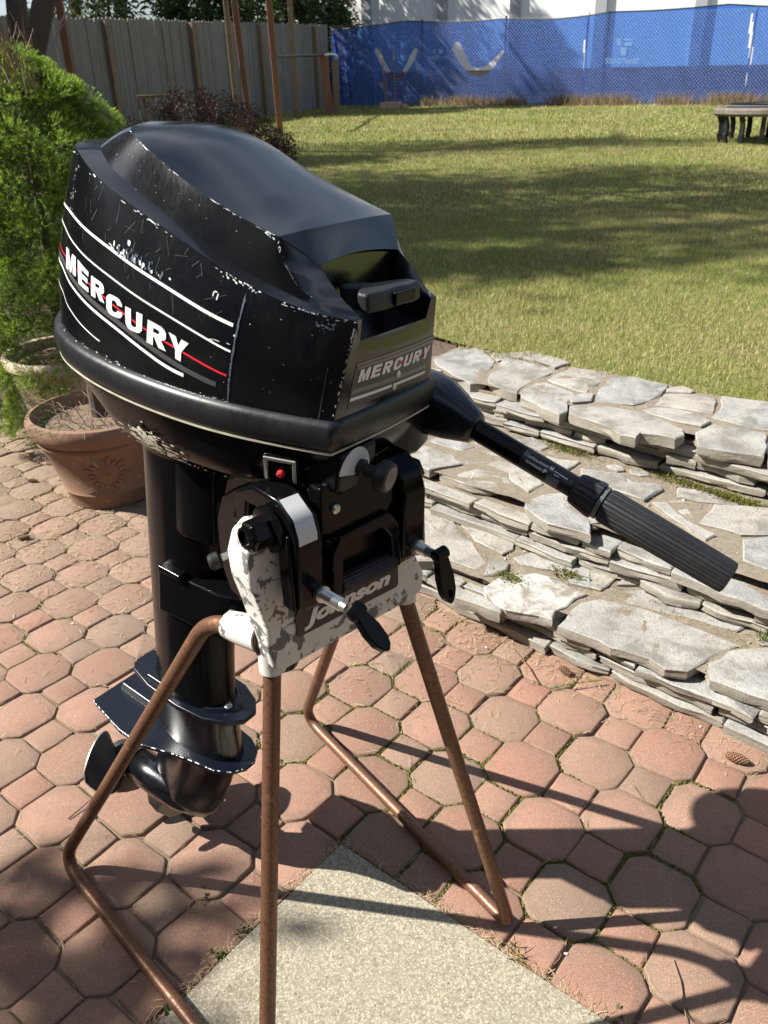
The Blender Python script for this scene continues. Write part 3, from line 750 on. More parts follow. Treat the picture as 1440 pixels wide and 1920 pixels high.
for x0, y0, k in ((1156, 72, 1.0), (813, 92, .62)):
    for poly in ([(0, 1), (9, 0), (9, 14), (2, 14)], [(13, 0), (32, 1), (31, 4), (17, 4)], [(18, 7), (31, 6), (29, 14), (13, 14), (14, 11), (18, 11)], [(7, 17), (20, 17), (18, 32), (9, 32)]):
        mb = MB(); P = [(*px_to_fence(x0 + x * k, y0 + y * k), 0) for x, y in poly]; mb.add([(a, .056, b) for a, b, _ in P], [tuple(range(4))]); mb.build("print", M_print, bf, Bx, smooth=0)
# orange barrier and sound wall beyond
ob = MB().prism([(-.3, 0), (.3, 0), (.14, .24), (.10, .74), (-.10, .74), (-.14, .24)], -1, BL + 6, perm=(1, 2, 0))
o = ob.build("road_barrier", M_orange, None, lambda s_, d_, z_: Bx(s_, d_ - 1.1, z_), smooth=20); tag(o, "long low rust orange road barrier seen behind the blue mesh fabric", "barrier")
sw = root("sound_wall", (4, 29, 1.2), "pale concrete sound wall with grey pilasters beyond the blue fence", "wall")
def Wl(s_, d_, z_): return Bx(s_, d_ - 4.2, z_)
xs = [px_to_fence(x, 30)[0] for x in (588, 735, 877, 1044, 1240, 1470, 1760)]
xs = [a * 1.10 - .3 for a in xs]
xs = [xs[0] - 2.6] + xs
for a, b in zip(xs[:-1], xs[1:]):
    MB().box(a + .02, b - .02, -.12, 0, -.3, 6.5).build("panel", M_conc, sw, Wl, smooth=0)
    MB().box(b - .15, b + .15, -.2, .10, -.3, 6.6).build("pilaster", M_pil, sw, Wl, smooth=0)

# ---- dry grass along the fence
def dry_grass():
    r = np.random.default_rng(5); n = 14000
    s_ = BL * r.random(n) ** .85; keep = (np.sin(s_ * 2.1) + np.sin(s_ * 5.3 + 1) + r.normal(0, .8, n) > -.4) & (s_ > 2.5); s_ = s_[keep]; n = len(s_)
    d_ = .04 + np.abs(r.normal(.14, .13, n)); p = BA[None] + BD[None] * s_[:, None] + BN[None] * d_[:, None]
    z = lawn_z(p[:, 1]); L = r.uniform(.08, .34, n); a = r.uniform(0, 6.28, n); l = np.abs(r.normal(.3, .25, n))
    base = np.stack([p[:, 0], p[:, 1], z], 1); dx = np.stack([np.full(n, .006), np.full(n, -.003), np.zeros(n)], 1)
    tip = base + np.stack([np.cos(a) * np.sin(l) * L, np.sin(a) * np.sin(l) * L, np.cos(l) * L], 1)
    V = np.stack([base - dx, base + dx, tip], 1).reshape(-1, 3); k = r.random(n)[:, None]
    o = np_mesh("dry_grass", V, np.arange(3 * n).reshape(-1, 3), M_dry, kind="stuff", colors=np.array([.24, .175, .10]) * (.5 + .7 * k)); tag(o, "tall tan dry grass along the foot of the blue fence", "dry grass")
dry_grass()

# ---- foliage builders
def leaf_tris(P, D, L, W_, r, colors, curl=.0):
    """one pointed leaf (two triangles) at each P along D"""
    n = len(P); D = D / (np.linalg.norm(D, axis=1, keepdims=True) + 1e-9)
    x = np.cross(D, r.standard_normal((n, 3))); x /= np.linalg.norm(x, axis=1, keepdims=True) + 1e-9
    L = np.broadcast_to(L, n)[:, None]; W_ = np.broadcast_to(W_, n)[:, None]
    m_ = P + D * L * .5; V = np.stack([P, m_ + x * W_ / 2, P + D * L, m_ - x * W_ / 2], 1).reshape(-1, 3)
    i = np.arange(n)[:, None] * 4; F = np.concatenate([i + [0, 1, 2], i + [0, 2, 3]], 1).reshape(-1, 3)
    return V, F, np.repeat(colors, 2, 0)
def needles(P, D, L, W_, r, colors):
    n = len(P); D = D / (np.linalg.norm(D, axis=1, keepdims=True) + 1e-9)
    x = np.cross(D, r.standard_normal((n, 3))); x /= np.linalg.norm(x, axis=1, keepdims=True) + 1e-9
    L = np.broadcast_to(L, n)[:, None]; V = np.stack([P - x * W_ / 2, P + x * W_ / 2, P + D * L], 1).reshape(-1, 3)
    return V, np.arange(3 * n).reshape(-1, 3), colors
def rand_dir(r, n): v = r.standard_normal((n, 3)); return v / np.linalg.norm(v, axis=1, keepdims=True)

def broad_crown(name, centre, rad, n, leaf, r, parent, cols, clumps=60, holes=.0):
    """leaves gathered in clumps through an uneven ellipsoid"""
    c = rand_dir(r, clumps) * (r.random((clumps, 1)) ** .4) * np.array(rad) + np.array(centre)
    k = r.integers(0, clumps, n); sz = r.uniform(.16, .34, clumps) * np.mean(rad)
    q = rand_dir(r, n) * (r.random((n, 1)) ** .5); P = c[k] + q * sz[k][:, None]
    D = q + rand_dir(r, n) * .8; t = r.random((n, 1)); tone = r.uniform(.75, 1.25, clumps)[k][:, None]
    C = (np.array(cols[0]) * (1 - t) + np.array(cols[1]) * t) * tone
    V, F, C = leaf_tris(P, D, leaf * r.uniform(.6, 1.3, n), leaf * .45 * r.uniform(.7, 1.2, n), r, C)
    return np_mesh(name, V, F, M_leaf, parent, None, C)
def limbs(r, base, top, spread, n=7, r0=.1, mat=M_bark, parent=None, name="trunk", segs=5):
    mb = MB(); base, top = np.array(base, float), np.array(top, float); H_ = top - base
    P = [base + H_ * t + np.array([*r.normal(0, .03 * np.linalg.norm(H_) * t, 2), 0]) for t in np.linspace(0, 1, segs + 1)]
    mb.tube(P, list(np.linspace(r0, r0 * .35, segs + 1)), 9)
    for k in range(n):
        i = r.integers(1, segs + 1); a = r.uniform(0, 6.28); d = np.array([math.cos(a), math.sin(a), r.uniform(.2, .9)]) * spread * r.uniform(.5, 1)
        s_ = P[i]; mb.tube([s_, s_ + d * .5 + [0, 0, -.03], s_ + d], [r0 * .35, r0 * .22, r0 * .08], 6)
    return mb.build(name, mat, parent)

# ---- trees: behind the timber fence and beside the garden (their crowns shade the lawn)
def conifer(loc, h, rad, seed, label, n=5200, leaf=.16, cols=((.030, .050, .018), (.075, .105, .030)), low=.0, group="conifers behind the timber fence"):
    r = np.random.default_rng(seed); t_ = root("conifer_tree", loc, label, "tree", group); loc = np.array(loc)
    limbs(r, loc, loc + [0, 0, h * .96], rad * .5, 10, .05 + .012 * h, parent=t_)
    k = 90 + int(6 * h); zc = low + (1 - low) * r.random(k) ** 1.1; a = r.uniform(0, 6.28, k); rr = rad * (1 - zc) ** .8 * r.uniform(.35, 1, k)
    cc = np.stack([np.cos(a) * rr, np.sin(a) * rr, zc * h], 1) + loc
    i = r.integers(0, k, n); out = cc[i] - loc; out[:, 2] = 0; out /= np.linalg.norm(out, axis=1, keepdims=True) + 1e-6
    P = cc[i] + rand_dir(r, n) * (r.random((n, 1)) ** .6) * (rad * .30) * np.array([1, 1, 1.3]); D = out * .6 + rand_dir(r, n) * .7 + [0, 0, -.35]
    t = r.random((n, 1)); tone = r.uniform(.7, 1.3, k)[i][:, None]; C = (np.array(cols[0]) * (1 - t) + np.array(cols[1]) * t) * tone
    V, F, C = leaf_tris(P, D, leaf * r.uniform(.6, 1.5, n), leaf * .35, r, C); np_mesh("crown", V, F, M_leaf, t_, None, C); return t_
def behind(px, back, extra=0):
    """a spot `back` metres behind the timber fence in the direction of an image column"""
    d = ray(px, 60); A2 = np.array([d[0], d[1]]); q = FA - FNn * back
    t = (q @ np.array([-FD[1], FD[0]])) / (A2 @ np.array([-FD[1], FD[0]])); p = A2 * t; return (p[0], p[1], lawn_z(p[1]) - .1)
cl = ["dark green conifer rising behind the timber fence beside a grey sky gap", "dense conifer whose dark skirt overhangs the middle of the timber fence", "slim conifer standing behind the brown swing posts", "olive conifer at the corner of the timber and blue fences",
      "bushy dark conifer behind the fence between two brown posts", "feathery conifer over the fence near the two dark garden trunks", "broad conifer behind the timber fence beside the pale sound wall"]
for k, (px, bk, h, rd) in enumerate(((345, 1.6, 7.5, 1.0), (395, 1.3, 8, 1.1), (470, 1.5, 8.5, 1.15), (615, 1.1, 7.5, 1.0), (540, 1.4, 8, 1.1), (150, 3.0, 8, 1.5), (580, 2.2, 9, 1.3))):
    conifer(behind(px, bk), h, rd, 20 + k, cl[k], n=11000, leaf=.16, low=.02)
def bare_tree(loc, h, seed, label, lean=0.0):
    r = np.random.default_rng(seed); t_ = root("bare_tree", loc, label, "tree"); loc = np.array(loc)
    mb = MB(); P = [loc + [lean * z, 0, z] + np.array([*r.normal(0, .03, 2), 0]) for z in np.linspace(0, h * .7, 8)]
    mb.tube(P, list(np.linspace(.16, .07, 8)), 9); mb.build("trunk", M_bark, t_)
    mb = MB()
    for k in range(46):
        s_ = P[r.integers(2, 8)]; a = r.uniform(0, 6.28); L = r.uniform(.7, 2.2); d = np.array([math.cos(a), math.sin(a), r.uniform(.3, 1.3)]); d /= np.linalg.norm(d)
        q = [s_ + d * L * t + np.array([*r.normal(0, .05, 2), r.normal(0, .05)]) * t for t in (0, .35, .7, 1)]; mb.tube(q, [.035, .022, .012, .005], 5)
        for m_ in range(4):
            s2 = q[r.integers(1, 4)]; d2 = d + r.normal(0, .6, 3); mb.tube([s2, s2 + d2 * .3, s2 + d2 * .6], [.010, .007, .003], 4)
    mb.build("branches", M_bark, t_); return t_
p = behind(238, 7); bare_tree(p, 12, 41, "pale bare tree trunk far behind the timber fence against the sky")
p = at_y(630, 20, 27.5); conifer((p[0], p[1], 1.0), 7, .8, 49, "thin ragged conifer against the pale sound wall by the fence corner", n=3500, leaf=.13, low=.05)
# two dark trunks in front of the fence, top left
def garden_tree(px0, px1, y, seed, label, h=4.6):
    r = np.random.default_rng(seed); a = at_y(px0, 140, y); b = at_y(px1, 0, y); g0 = lawn_z(y); k = (b - a) / (b[2] - a[2]); t_ = root("garden_tree", (*(a + k * (g0 - a[2]))[:2], g0), label, "tree", "garden trees at the timber fence")
    base = a + k * (g0 - a[2]); top = a + k * (g0 + h - a[2]) * 1.0; top[0] = base[0] + (top[0] - base[0]) * .8
    P = [base * (1 - t) + top * t + np.array([.05 * math.sin(t * 7 + seed), 0, 0]) for t in np.linspace(0, 1, 9)]
    mb = MB().tube(P, list(np.linspace(.11, .05, 9)), 10)
    for q in range(9):
        s_ = P[r.integers(4, 9)]; aa = r.uniform(0, 6.28); d = np.array([math.cos(aa), math.sin(aa), r.uniform(.2, .9)]); L = r.uniform(.7, 1.7); mb.tube([s_, s_ + d * L * .5 + [0, 0, .05], s_ + d * L], [.04, .025, .008], 6)
    mb.build("trunk", M_bark, t_)
    broad_crown("crown", top + [.3, 0, .4], (1.7, 1.6, 1.2), 5200, .075, r, t_, ((.045, .075, .018), (.10, .13, .03)), 55); return t_
garden_tree(48, 28, 8.6, 61, "dark straight trunk close to the potted spruce in front of the timber fence")
garden_tree(72, 112, 8.0, 62, "dark leaning trunk with a bare pink twig in front of the timber fence", 4.3)
# bare pink twig
p = [at_y(x, y, 7.6) for x, y in ((102, 80), (110, 55), (112, 45), (128, 18), (133, -4))]
tw = root("bare_sapling", (p[0][0], 7.6, lawn_z(7.6)), "thin bare pinkish sapling beside the leaning dark trunk", "sapling")
M_twig = plain("pink_twig", (.32, .22, .19), .8)
MB().tube([(p[0][0] - .05, 7.6, lawn_z(7.6))] + p, [.013, .012, .011, .010, .008, .005], 6).build("stem", M_twig, tw)
for a, b in (((112, 45), (101, 30)), ((110, 55), (122, 44)), ((128, 18), (118, 5)), ((131, 8), (139, 0))):
    MB().tube([at_y(*a, 7.6), at_y(*b, 7.6)], [.008, .004], 5).build("twig", M_twig, tw)
# tall trees off to the left whose crowns throw the shade on the lawn
for k, (x, y, h, rd, lb) in enumerate(((-6.4, 6.6, 7.2, 1.7, "large spruce left of the garden that shades the middle lawn"), (-5.4, 8.3, 6.0, 1.5, "spreading spruce beyond the patio shading the lawn"), (-9.5, 7.6, 10.5, 2.2, "tallest spruce to the left of the garden throwing the long lawn shade"), (-8.2, 11.2, 8.0, 1.8, "spruce behind the near end of the timber fence"), (-10.5, 5.9, 14.5, 2.8, "giant spruce far left of the patio that shades the near lawn"), (-12.0, 9.0, 15.0, 3.0, "giant spruce beyond the tallest left spruce"), (-7.6, 5.3, 9.0, 1.5, "slender spruce nearest the lower added hedgerow"), (-11.5, 12.4, 15.5, 2.8, "giant spruce towering behind the timber fence"), (-13.5, 7.2, 17.0, 2.8, "giant spruce farthest left of the garden"))):
    conifer((x, y, lawn_z(y) - .2), h, rd, 70 + k, lb, n=5200, leaf=.22, cols=((.03, .05, .018), (.06, .09, .028)), low=.06, group="spruces left of the garden")

# ---- swing posts, pull-up bar, stakes
def post_thing(name, pxb, pxt, y, wd, top_z, mat, label, cat="post", group=None, base_z=None):
    g0 = lawn_z(y) if base_z is None else base_z
    a = at_y(*pxb, y); b = at_y(*pxt, y); k = (b - a) / (b[2] - a[2]); q0 = a + k * (g0 - a[2]); q1 = a + k * (top_z - a[2])
    mb = MB(); V = []
    for q in (q0, q1): V += [q + [sx * wd / 2, sy * wd / 2, 0] for sx, sy in ((-1, -1), (1, -1), (1, 1), (-1, 1))]
    mb.add(V, [(0, 1, 2, 3), (4, 5, 6, 7), (0, 1, 5, 4), (1, 2, 6, 5), (2, 3, 7, 6), (3, 0, 4, 7)])
    o = mb.build(name, mat, None, smooth=0, bevel=.008); o.location = (0, 0, 0); tag(o, label, cat, group); return q0, q1
post_thing("swing_post", (462, 182), (439, 0), 13.5, .085, 3.6, M_post, "tall red brown swing post leaning over the dark bush")
post_thing("swing_post", (521, 195), (504, 0), 15.5, .095, 3.8, M_post, "tall red brown swing post that carries one end of the black exercise bar")
post_thing("fence_brace", (441, 175), (427, 40), 16.8, .085, 3.4, M_post2, "slim brown post against the timber fence behind the swing posts")
post_thing("fence_brace", (556, 205), (546, 45), 19.8, .10, 3.3, M_post2, "brown post against the timber fence beneath the exercise bar")
post_thing("fence_brace", (130, 120), (115, 30), 11.4, .085, 2.72, M_post, "reddish brown post beside the timber fence near the garden trunks")
q0, q1 = post_thing("bar_post", (618, 211), (605, 97), 20.3, .16, at_y(605, 97, 20.3)[2], M_post, "stout brown timber post holding the right end of the exercise bar")
post_thing("short_post", (631, 209), (629, 111), 20.6, .14, at_y(629, 111, 20.6)[2], M_post2, "weathered short post next to the stout brown bar post")
a, b = at_y(517, 106, 15.5), at_y(606, 103, 20.2)
o = MB().tube([a, b], .028, 10).build("exercise_bar", M_darksteel); tag(o, "black horizontal exercise bar between two brown posts", "bar")
o = MB().tube(fillet([at_y(608, 103, 20.2), at_y(622, 101, 20.3), at_y(632, 104, 20.5), at_y(633, 112, 20.55)], .12), .022, 8).build("bent_pipe", M_steel); tag(o, "pale bent pipe running over the short weathered post", "pipe")
# block with two sticks
c = at_y(733, 201, 22.0); bz = lawn_z(22.0)
sb = root("stake_block", (c[0], 22.0, bz), "pinkish concrete block with thin upright stakes at the foot of the blue fence", "block")
M_block = plain("pink_block", (.42, .27, .20), .85, nscale=12)
def Bk(x, y, z): return np.array([c[0] + x, 22.0 + y, bz + z])
MB().prism([(-.27, -.12), (.20, -.16), (.27, .14), (-.15, .16)], 0, .15).build("block", M_block, sb, Bk, smooth=0, bevel=.01)
MB().box(.25, .42, -.05, .14, 0, .08).build("small_block", M_block, sb, Bk, smooth=0, bevel=.008)
for x, xt, h in ((-.12, -.20, 1.28), (-.07, -.09, .65), (.11, .09, 1.22)): MB().tube([(x, 0, .1), (xt, 0, h)], .016, 6).build("stake", M_post2, sb, Bk)
# bench board behind the bush
c = at_y(302, 176, 13.4); bn = root("garden_bench", (c[0], 13.4, lawn_z(13.4)), "low pale grey plank bench behind the dark bush", "bench")
def Bn(x, y, z): return np.array([c[0] + x, 13.4 + y, z])
MB().box(-.32, .35, -.16, .16, c[2] - .05, c[2] - .01).build("seat", M_post2, bn, Bn, smooth=0, bevel=.006)
for x in (-.24, .27): MB().box(x - .02, x + .02, -.10, -.06, lawn_z(13.4) - .02, c[2] - .05).build("leg", M_post2, bn, Bn, smooth=0)

# ---- fire pit at the right edge
c = at_y(1436, 200, 12.1); cx, cy, bz = c[0] + .05, 12.1, lawn_z(12.1)
fp = root("fire_pit", (cx, cy, bz), "round stone rimmed fire pit table on curved black legs at the lawn", "fire pit")
def Fp(x, y, z): return np.array([cx + x, cy + y, bz + z])
zt = c[2] - bz + .02
M_rim = plain("mottled_stone_rim", (.125, .105, .085), .75, var=.6, nscale=14, bump=.5)
MB().lathe([(0, .47), (0, .66), (.03, .70), (.075, .70), (.10, .67), (.105, .47)], (0, 0, zt - .12), (0, 0, 1), 40, mod=lambda j, d: 1 + .006 * math.sin(j * 2.9)).build("rim", M_rim, fp, Fp)
MB().lathe([(0, .20), (.08, .42), (.15, .50), (.16, .52), (.135, .50)], (0, 0, zt - .13), (0, 0, 1), 36).build("bowl", M_darksteel, fp, Fp)
MB().lathe([(0, .46), (.02, .56), (.03, .47)], (0, 0, zt - .02), (0, 0, 1), 40).build("inner_ring", plain("grey_ring", (.2, .21, .22), .5), fp, Fp)
for k in range(14):
    a = k * math.pi / 7 + .2; d = np.array([math.cos(a), math.sin(a), 0]); e = np.array([-d[1], d[0], 0]); pth = []
    mb = MB(); prof = [(.62, zt - .12), (.585, zt - .22), (.575, zt - .36), (.60, .10), (.57, 0)]; Vv = []
    for rr, z in prof:
        for sr, se in ((-.018, -.030), (.018, -.030), (.018, .030), (-.018, .030)): Vv.append(d * (rr + sr) + e * se + [0, 0, z])
    Ff = [(i * 4 + j, i * 4 + (j + 1) % 4, i * 4 + 4 + (j + 1) % 4, i * 4 + 4 + j) for i in range(4) for j in range(4)] + [(0, 1, 2, 3), (16, 17, 18, 19)]
    mb.add(Vv, Ff).build("leg", M_darksteel, fp, Fp, smooth=40)

# ---- dark barberry bush
def barberry():
    r = np.random.default_rng(81); c = at_y(368, 225, 10.8); cz = lawn_z(10.8); t_ = root("barberry_bush", (c[0], 10.8, cz), "dark purple brown leafed bush in front of the timber fence", "bush")
    mb = MB(); cen = np.array([c[0], 10.8, cz])
    for k in range(130):
        a = r.uniform(0, 6.28); d = np.array([math.cos(a) * r.uniform(.2, 1), math.sin(a) * .6, r.uniform(.5, 1.1)]); L = r.uniform(.4, .8); s_ = cen + [r.normal(0, .35), r.normal(0, .2), 0]
        mb.tube([s_, s_ + d * L * .5, s_ + d * L + r.normal(0, .05, 3)], [.010, .007, .003], 4)
    mb.build("stems", M_bark, t_)
    cl_ = []
    for k in range(120):
        x = r.uniform(-1.05, 1.05); hh = .74 * (1 - (abs(x) / 1.15) ** 2.6) * (1 if x > -.45 else .8); cl_.append((x, r.normal(0, .28), hh * r.random() ** .55 + .04))
    cl_ = np.array(cl_) + cen; n = 15000; i = r.integers(0, len(cl_), n); q = rand_dir(r, n) * r.random((n, 1)) ** .5 * .13; t = r.random((n, 1))
    C = np.array([.030, .016, .015]) * (1 - t) + np.array([.105, .052, .040]) * t; g_ = r.random(n) < .10; C[g_] = np.array([.05, .055, .025])
    V, F, C = leaf_tris(cl_[i] + q, q + rand_dir(r, n) * .1 + [0, 0, .03], .030 * r.uniform(.6, 1.3, n), .017, r, C); np_mesh("foliage", V, F, M_leaf, t_, None, C)
barberry()

# ---- terracotta pot, cream pot and the dwarf spruce
M_potsoil = plain('potting_soil', (.15, .105, .07), .95, var=.6, nscale=120, bump=1.0)
def pot(name, c, prof, mat, label, group=None, soil=None):
    t_ = root(name, (c[0], c[1], 0), label, "pot", group)
    MB().lathe(prof, (c[0], c[1], 0), (0, 0, 1), 56).build("body", mat, t_, smooth=50); return t_
P1 = (-1.115, 3.075)
tp = pot("terracotta_pot", P1, [(0, .155), (.004, .168), (.02, .172), (.060, .180), (.067, .188), (.075, .1835), (.255, .236), (.262, .247), (.272, .250), (.282, .245), (.288, .248), (.293, .262), (.315, .272), (.345, .276), (.362, .268), (.366, .252), (.355, .243), (.30, .232)], M_terra, "terracotta pot with a moulded sun face standing on the brick patio")
MB().lathe([(0, .001), (.006, .12), (0, .236)], (*P1, .315), (0, 0, 1), 40).build("soil", M_potsoil, tp)
# moulded sun on the side that faces the camera
th0 = math.atan2(-1.0, .30)
def on_pot(u, v, e):
    """u along the girth (m), v height, e relief"""
    rr = .1835 + (v - .075) / .180 * .0525 + e; th = th0 + u / .215; return np.array([P1[0] + math.cos(th) * rr, P1[1] + math.sin(th) * rr, v])
def relief(poly, h, name):
    c_ = np.mean(np.array(poly), 0); mb = MB(); n = len(poly)
    mb.add([(u, v, .000) for u, v in poly] + [((u - c_[0]) * .7 + c_[0], (v - c_[1]) * .7 + c_[1], h) for u, v in poly] + [(*c_, h * 1.15)], [(i, (i + 1) % n, n + (i + 1) % n, n + i) for i in range(n)] + [(n + i, n + (i + 1) % n, 2 * n) for i in range(n)])
    return mb.build(name, M_terra, tp, on_pot, smooth=60)
CU, CV = .0, .166
KR = 1.28
sf_ = relief([(CU + .042 * math.cos(a), CV + .042 * math.sin(a)) for a in np.linspace(0, 6.28, 25)[:-1]], .008, "sun_face")
for k in range(18):
    a = k * 2 * math.pi / 18; ln = .090 if k % 2 == 0 else .076; dx, dy = math.cos(a), math.sin(a)
    relief([(CU + dx * .046 - dy * .005, CV + dy * .046 + dx * .005), (CU + dx * ln * .8 - dy * .0085, CV + dy * ln * .8 + dx * .0085), (CU + dx * ln, CV + dy * ln), (CU + dx * ln * .8 + dy * .0085, CV + dy * ln * .8 - dx * .0085), (CU + dx * .046 + dy * .005, CV + dy * .046 - dx * .005)], .006, "sun_ray")
for eu in (-.010, .010): relief([(CU + eu + .005 * math.cos(a), CV + .008 + .003 * math.sin(a)) for a in np.linspace(0, 6.28, 9)[:-1]], .013, "sun_eye")
relief([(CU - .003, CV - .006), (CU + .003, CV - .006), (CU + .002, CV + .008), (CU - .002, CV + .008)], .014, "sun_nose")
P2 = (-1.42, 3.66)
cpot = pot("cream_pot", P2, [(0, .15), (.01, .165), (.25, .225), (.36, .247), (.395, .252), (.40, .272), (.43, .278), (.446, .268), (.442, .250), (.36, .238)], M_cream, "pale cream pot under the spruce behind the terracotta pot")
MB().lathe([(0, .001), (.006, .12), (0, .24)], (*P2, .40), (0, 0, 1), 40).build("soil", M_potsoil, cpot)
# old stem in the terracotta pot with dry stalks
st = root("pruned_shrub", (P1[0] + .01, P1[1] + .03, .315), "dark pruned shrub stem with dry stalks in the terracotta pot", "shrub")
sx, sy = P1[0] - .015, P1[1] + .05
MB().tube([(sx, sy, .31), (sx - .005, sy, .42), (sx + .01, sy + .01, .60), (sx - .01, sy + .02, .85)], [.032, .026, .024, .018], 10).build("stem", M_bark, st)
r = np.random.default_rng(9); mb = MB()
for k in range(60):
    a, rr = r.uniform(0, 6.28), .2 * math.sqrt(r.random()); p0 = np.array([P1[0] + math.cos(a) * rr, P1[1] + math.sin(a) * rr, .318]); d = np.array([*r.normal(0, .07, 2), r.uniform(0, .09)]); mb.tube([p0, p0 + d * .6 + [0, 0, .02], p0 + d * 1.1], [.0018, .0016, .001], 4)
mb.build("dry_stalks", M_post2, st, kind="stuff")
P_, D_, C_ = [], [], []
r = np.random.default_rng(10)
for k in range(70):
    a = r.uniform(2.4, 4.6); rr = r.uniform(.16, .28); z = .37 + r.normal(0, .02); c_ = np.array([P1[0] + math.cos(a) * rr, P1[1] + math.sin(a) * rr, z])
    d = np.array([math.cos(a), math.sin(a), r.uniform(-.5, .4)]); q = np.linspace(0, 1, 26)[:, None]; P_.append(c_ + d * q * .05); D_.append(d + rand_dir(r, 26) * .8); C_.append(np.array([.06, .095, .02]) * r.uniform(.6, 1.3, (26, 1)))
V, F, C = needles(np.concatenate(P_), np.concatenate(D_), .012, .0013, r, np.concatenate(C_)); np_mesh("low_sprigs", V, F, M_leaf, st, None, C)

def dwarf_spruce():
    r = np.random.default_rng(15); c = np.array([P2[0] - .06, P2[1] + .12, .41]); t_ = root("dwarf_spruce", tuple(c), "bushy bright green dwarf spruce growing in the cream pot", "tree")
    H_ = 1.30
    MB().tube([c, c + [.01, .02, .3], c + [.03, .02, .9]], [.03, .026, .01], 9).build("trunk", M_bark, t_)
    def rad(z):   # outline of the crown, z from 0 to 1
        return np.interp(z, [0, .08, .25, .45, .65, .8, .92, 1], [.34, .44, .47, .48, .45, .38, .26, .08])
    nt_ = 1750; zz = r.random(nt_) ** 1.1; aa = r.uniform(0, 6.28, nt_); lump = .96 + .10 * np.sin(aa * 5 + zz * 17) + .08 * np.sin(zz * 31 + aa * 3); depth = 1 - .42 * r.random(nt_) ** 1.5
    rr = rad(zz) * lump * depth; tipz = zz * H_ - .09 - .16 * (zz < .22) * (np.cos(aa - 3.9) > .2) * (.22 - zz) / .22 * 1.6
    T = np.stack([np.cos(aa) * rr, np.sin(aa) * rr, tipz], 1) + c; out = np.stack([np.cos(aa), np.sin(aa), .30 + .7 * zz ** 2], 1); out /= np.linalg.norm(out, axis=1, keepdims=True); Ps, Ds, Cs = [], [], []
    for b in range(nt_):
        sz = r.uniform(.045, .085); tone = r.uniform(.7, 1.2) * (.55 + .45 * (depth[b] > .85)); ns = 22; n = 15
        d = rand_dir(r, ns) * .85 + out[b]; d /= np.linalg.norm(d, axis=1, keepdims=True); q = r.random((ns, n, 1)) ** .8
        Ps.append((T[b] - out[b] * sz * .5 + d[:, None] * (.25 + .75 * q) * sz).reshape(-1, 3)); Ds.append((d[:, None] * .8 + rand_dir(r, ns * n).reshape(ns, n, 3) * .65).reshape(-1, 3))
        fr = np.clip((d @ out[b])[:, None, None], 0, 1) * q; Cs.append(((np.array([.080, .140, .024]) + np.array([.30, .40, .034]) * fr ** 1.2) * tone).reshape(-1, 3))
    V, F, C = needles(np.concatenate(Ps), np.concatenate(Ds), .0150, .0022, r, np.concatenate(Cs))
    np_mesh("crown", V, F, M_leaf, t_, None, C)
    # dark inner twigs and the browned patch near the top
    mb = MB()
    for k in range(8):
        z = r.random(); a = r.uniform(0, 6.28); q = rad(z) * r.uniform(.55, .9); p0 = c + [0, 0, z * H_ - .1]; p1 = c + [math.cos(a) * q, math.sin(a) * q, z * H_ - .04]; mb.tube([p0, (p0 + p1) / 2 + [0, 0, -.02], p1], [.006, .004, .002], 4)
    mb.build("twigs", M_bark, t_)
    mb = MB(); bc = at_y(22, 118, 3.30)
    for k in range(120):
        p0 = bc + r.normal(0, [.035, .03, .06]); d = np.array([r.normal(0, .4), -.4 + r.normal(0, .3), .9]); d /= np.linalg.norm(d); mb.tube([p0, p0 + d * r.uniform(.03, .09)], [.0025, .001], 4)
    mb.build("dead_twigs", M_post2, t_, kind="stuff")
dwarf_spruce()
# unseen clipped hedges, added to shade the left pavers and darken reflections
def added_hedge(y0, y1, h, seed, label):
    r = np.random.default_rng(seed); x0 = -5.4; t_ = root("added_hedge", (x0, (y0 + y1) / 2, 0), label, "added_hedge", "added hedges left of the patio")
    mb = MB()
    for y in np.arange(y0 + .3, y1, .55): mb.tube([(x0, y, -.02), (x0 + r.normal(0, .05), y, h * .5), (x0 + r.normal(0, .08), y + r.normal(0, .1), h * .9)], [.05, .04, .015], 7)
    mb.build("stems", M_bark, t_)
    n = int(4200 * (y1 - y0) * h / 4); P = np.stack([x0 + r.normal(0, .20, n).clip(-.42, .42), r.uniform(y0, y1, n), h * r.random(n) ** .85], 1); P[:, 2] += .06 * np.sin(P[:, 1] * 5) ; D = rand_dir(r, n) + [0, 0, .2]; k = r.random((n, 1))
    V, F, C = leaf_tris(P, D, .12 * r.uniform(.7, 1.3, n), .065, r, np.array([.018, .032, .010]) * (1 - k) + np.array([.05, .075, .022]) * k); np_mesh("foliage", V, F, M_leaf, t_, None, C)
added_hedge(-3.5, 1.22, 4.72, 33, "added tall dark clipped hedgerow left of the patio, unseen, shading the near pavers")
added_hedge(1.30, 5.2, 2.5, 34, "added lower dark clipped hedgerow left of the patio, unseen, darkening reflections")
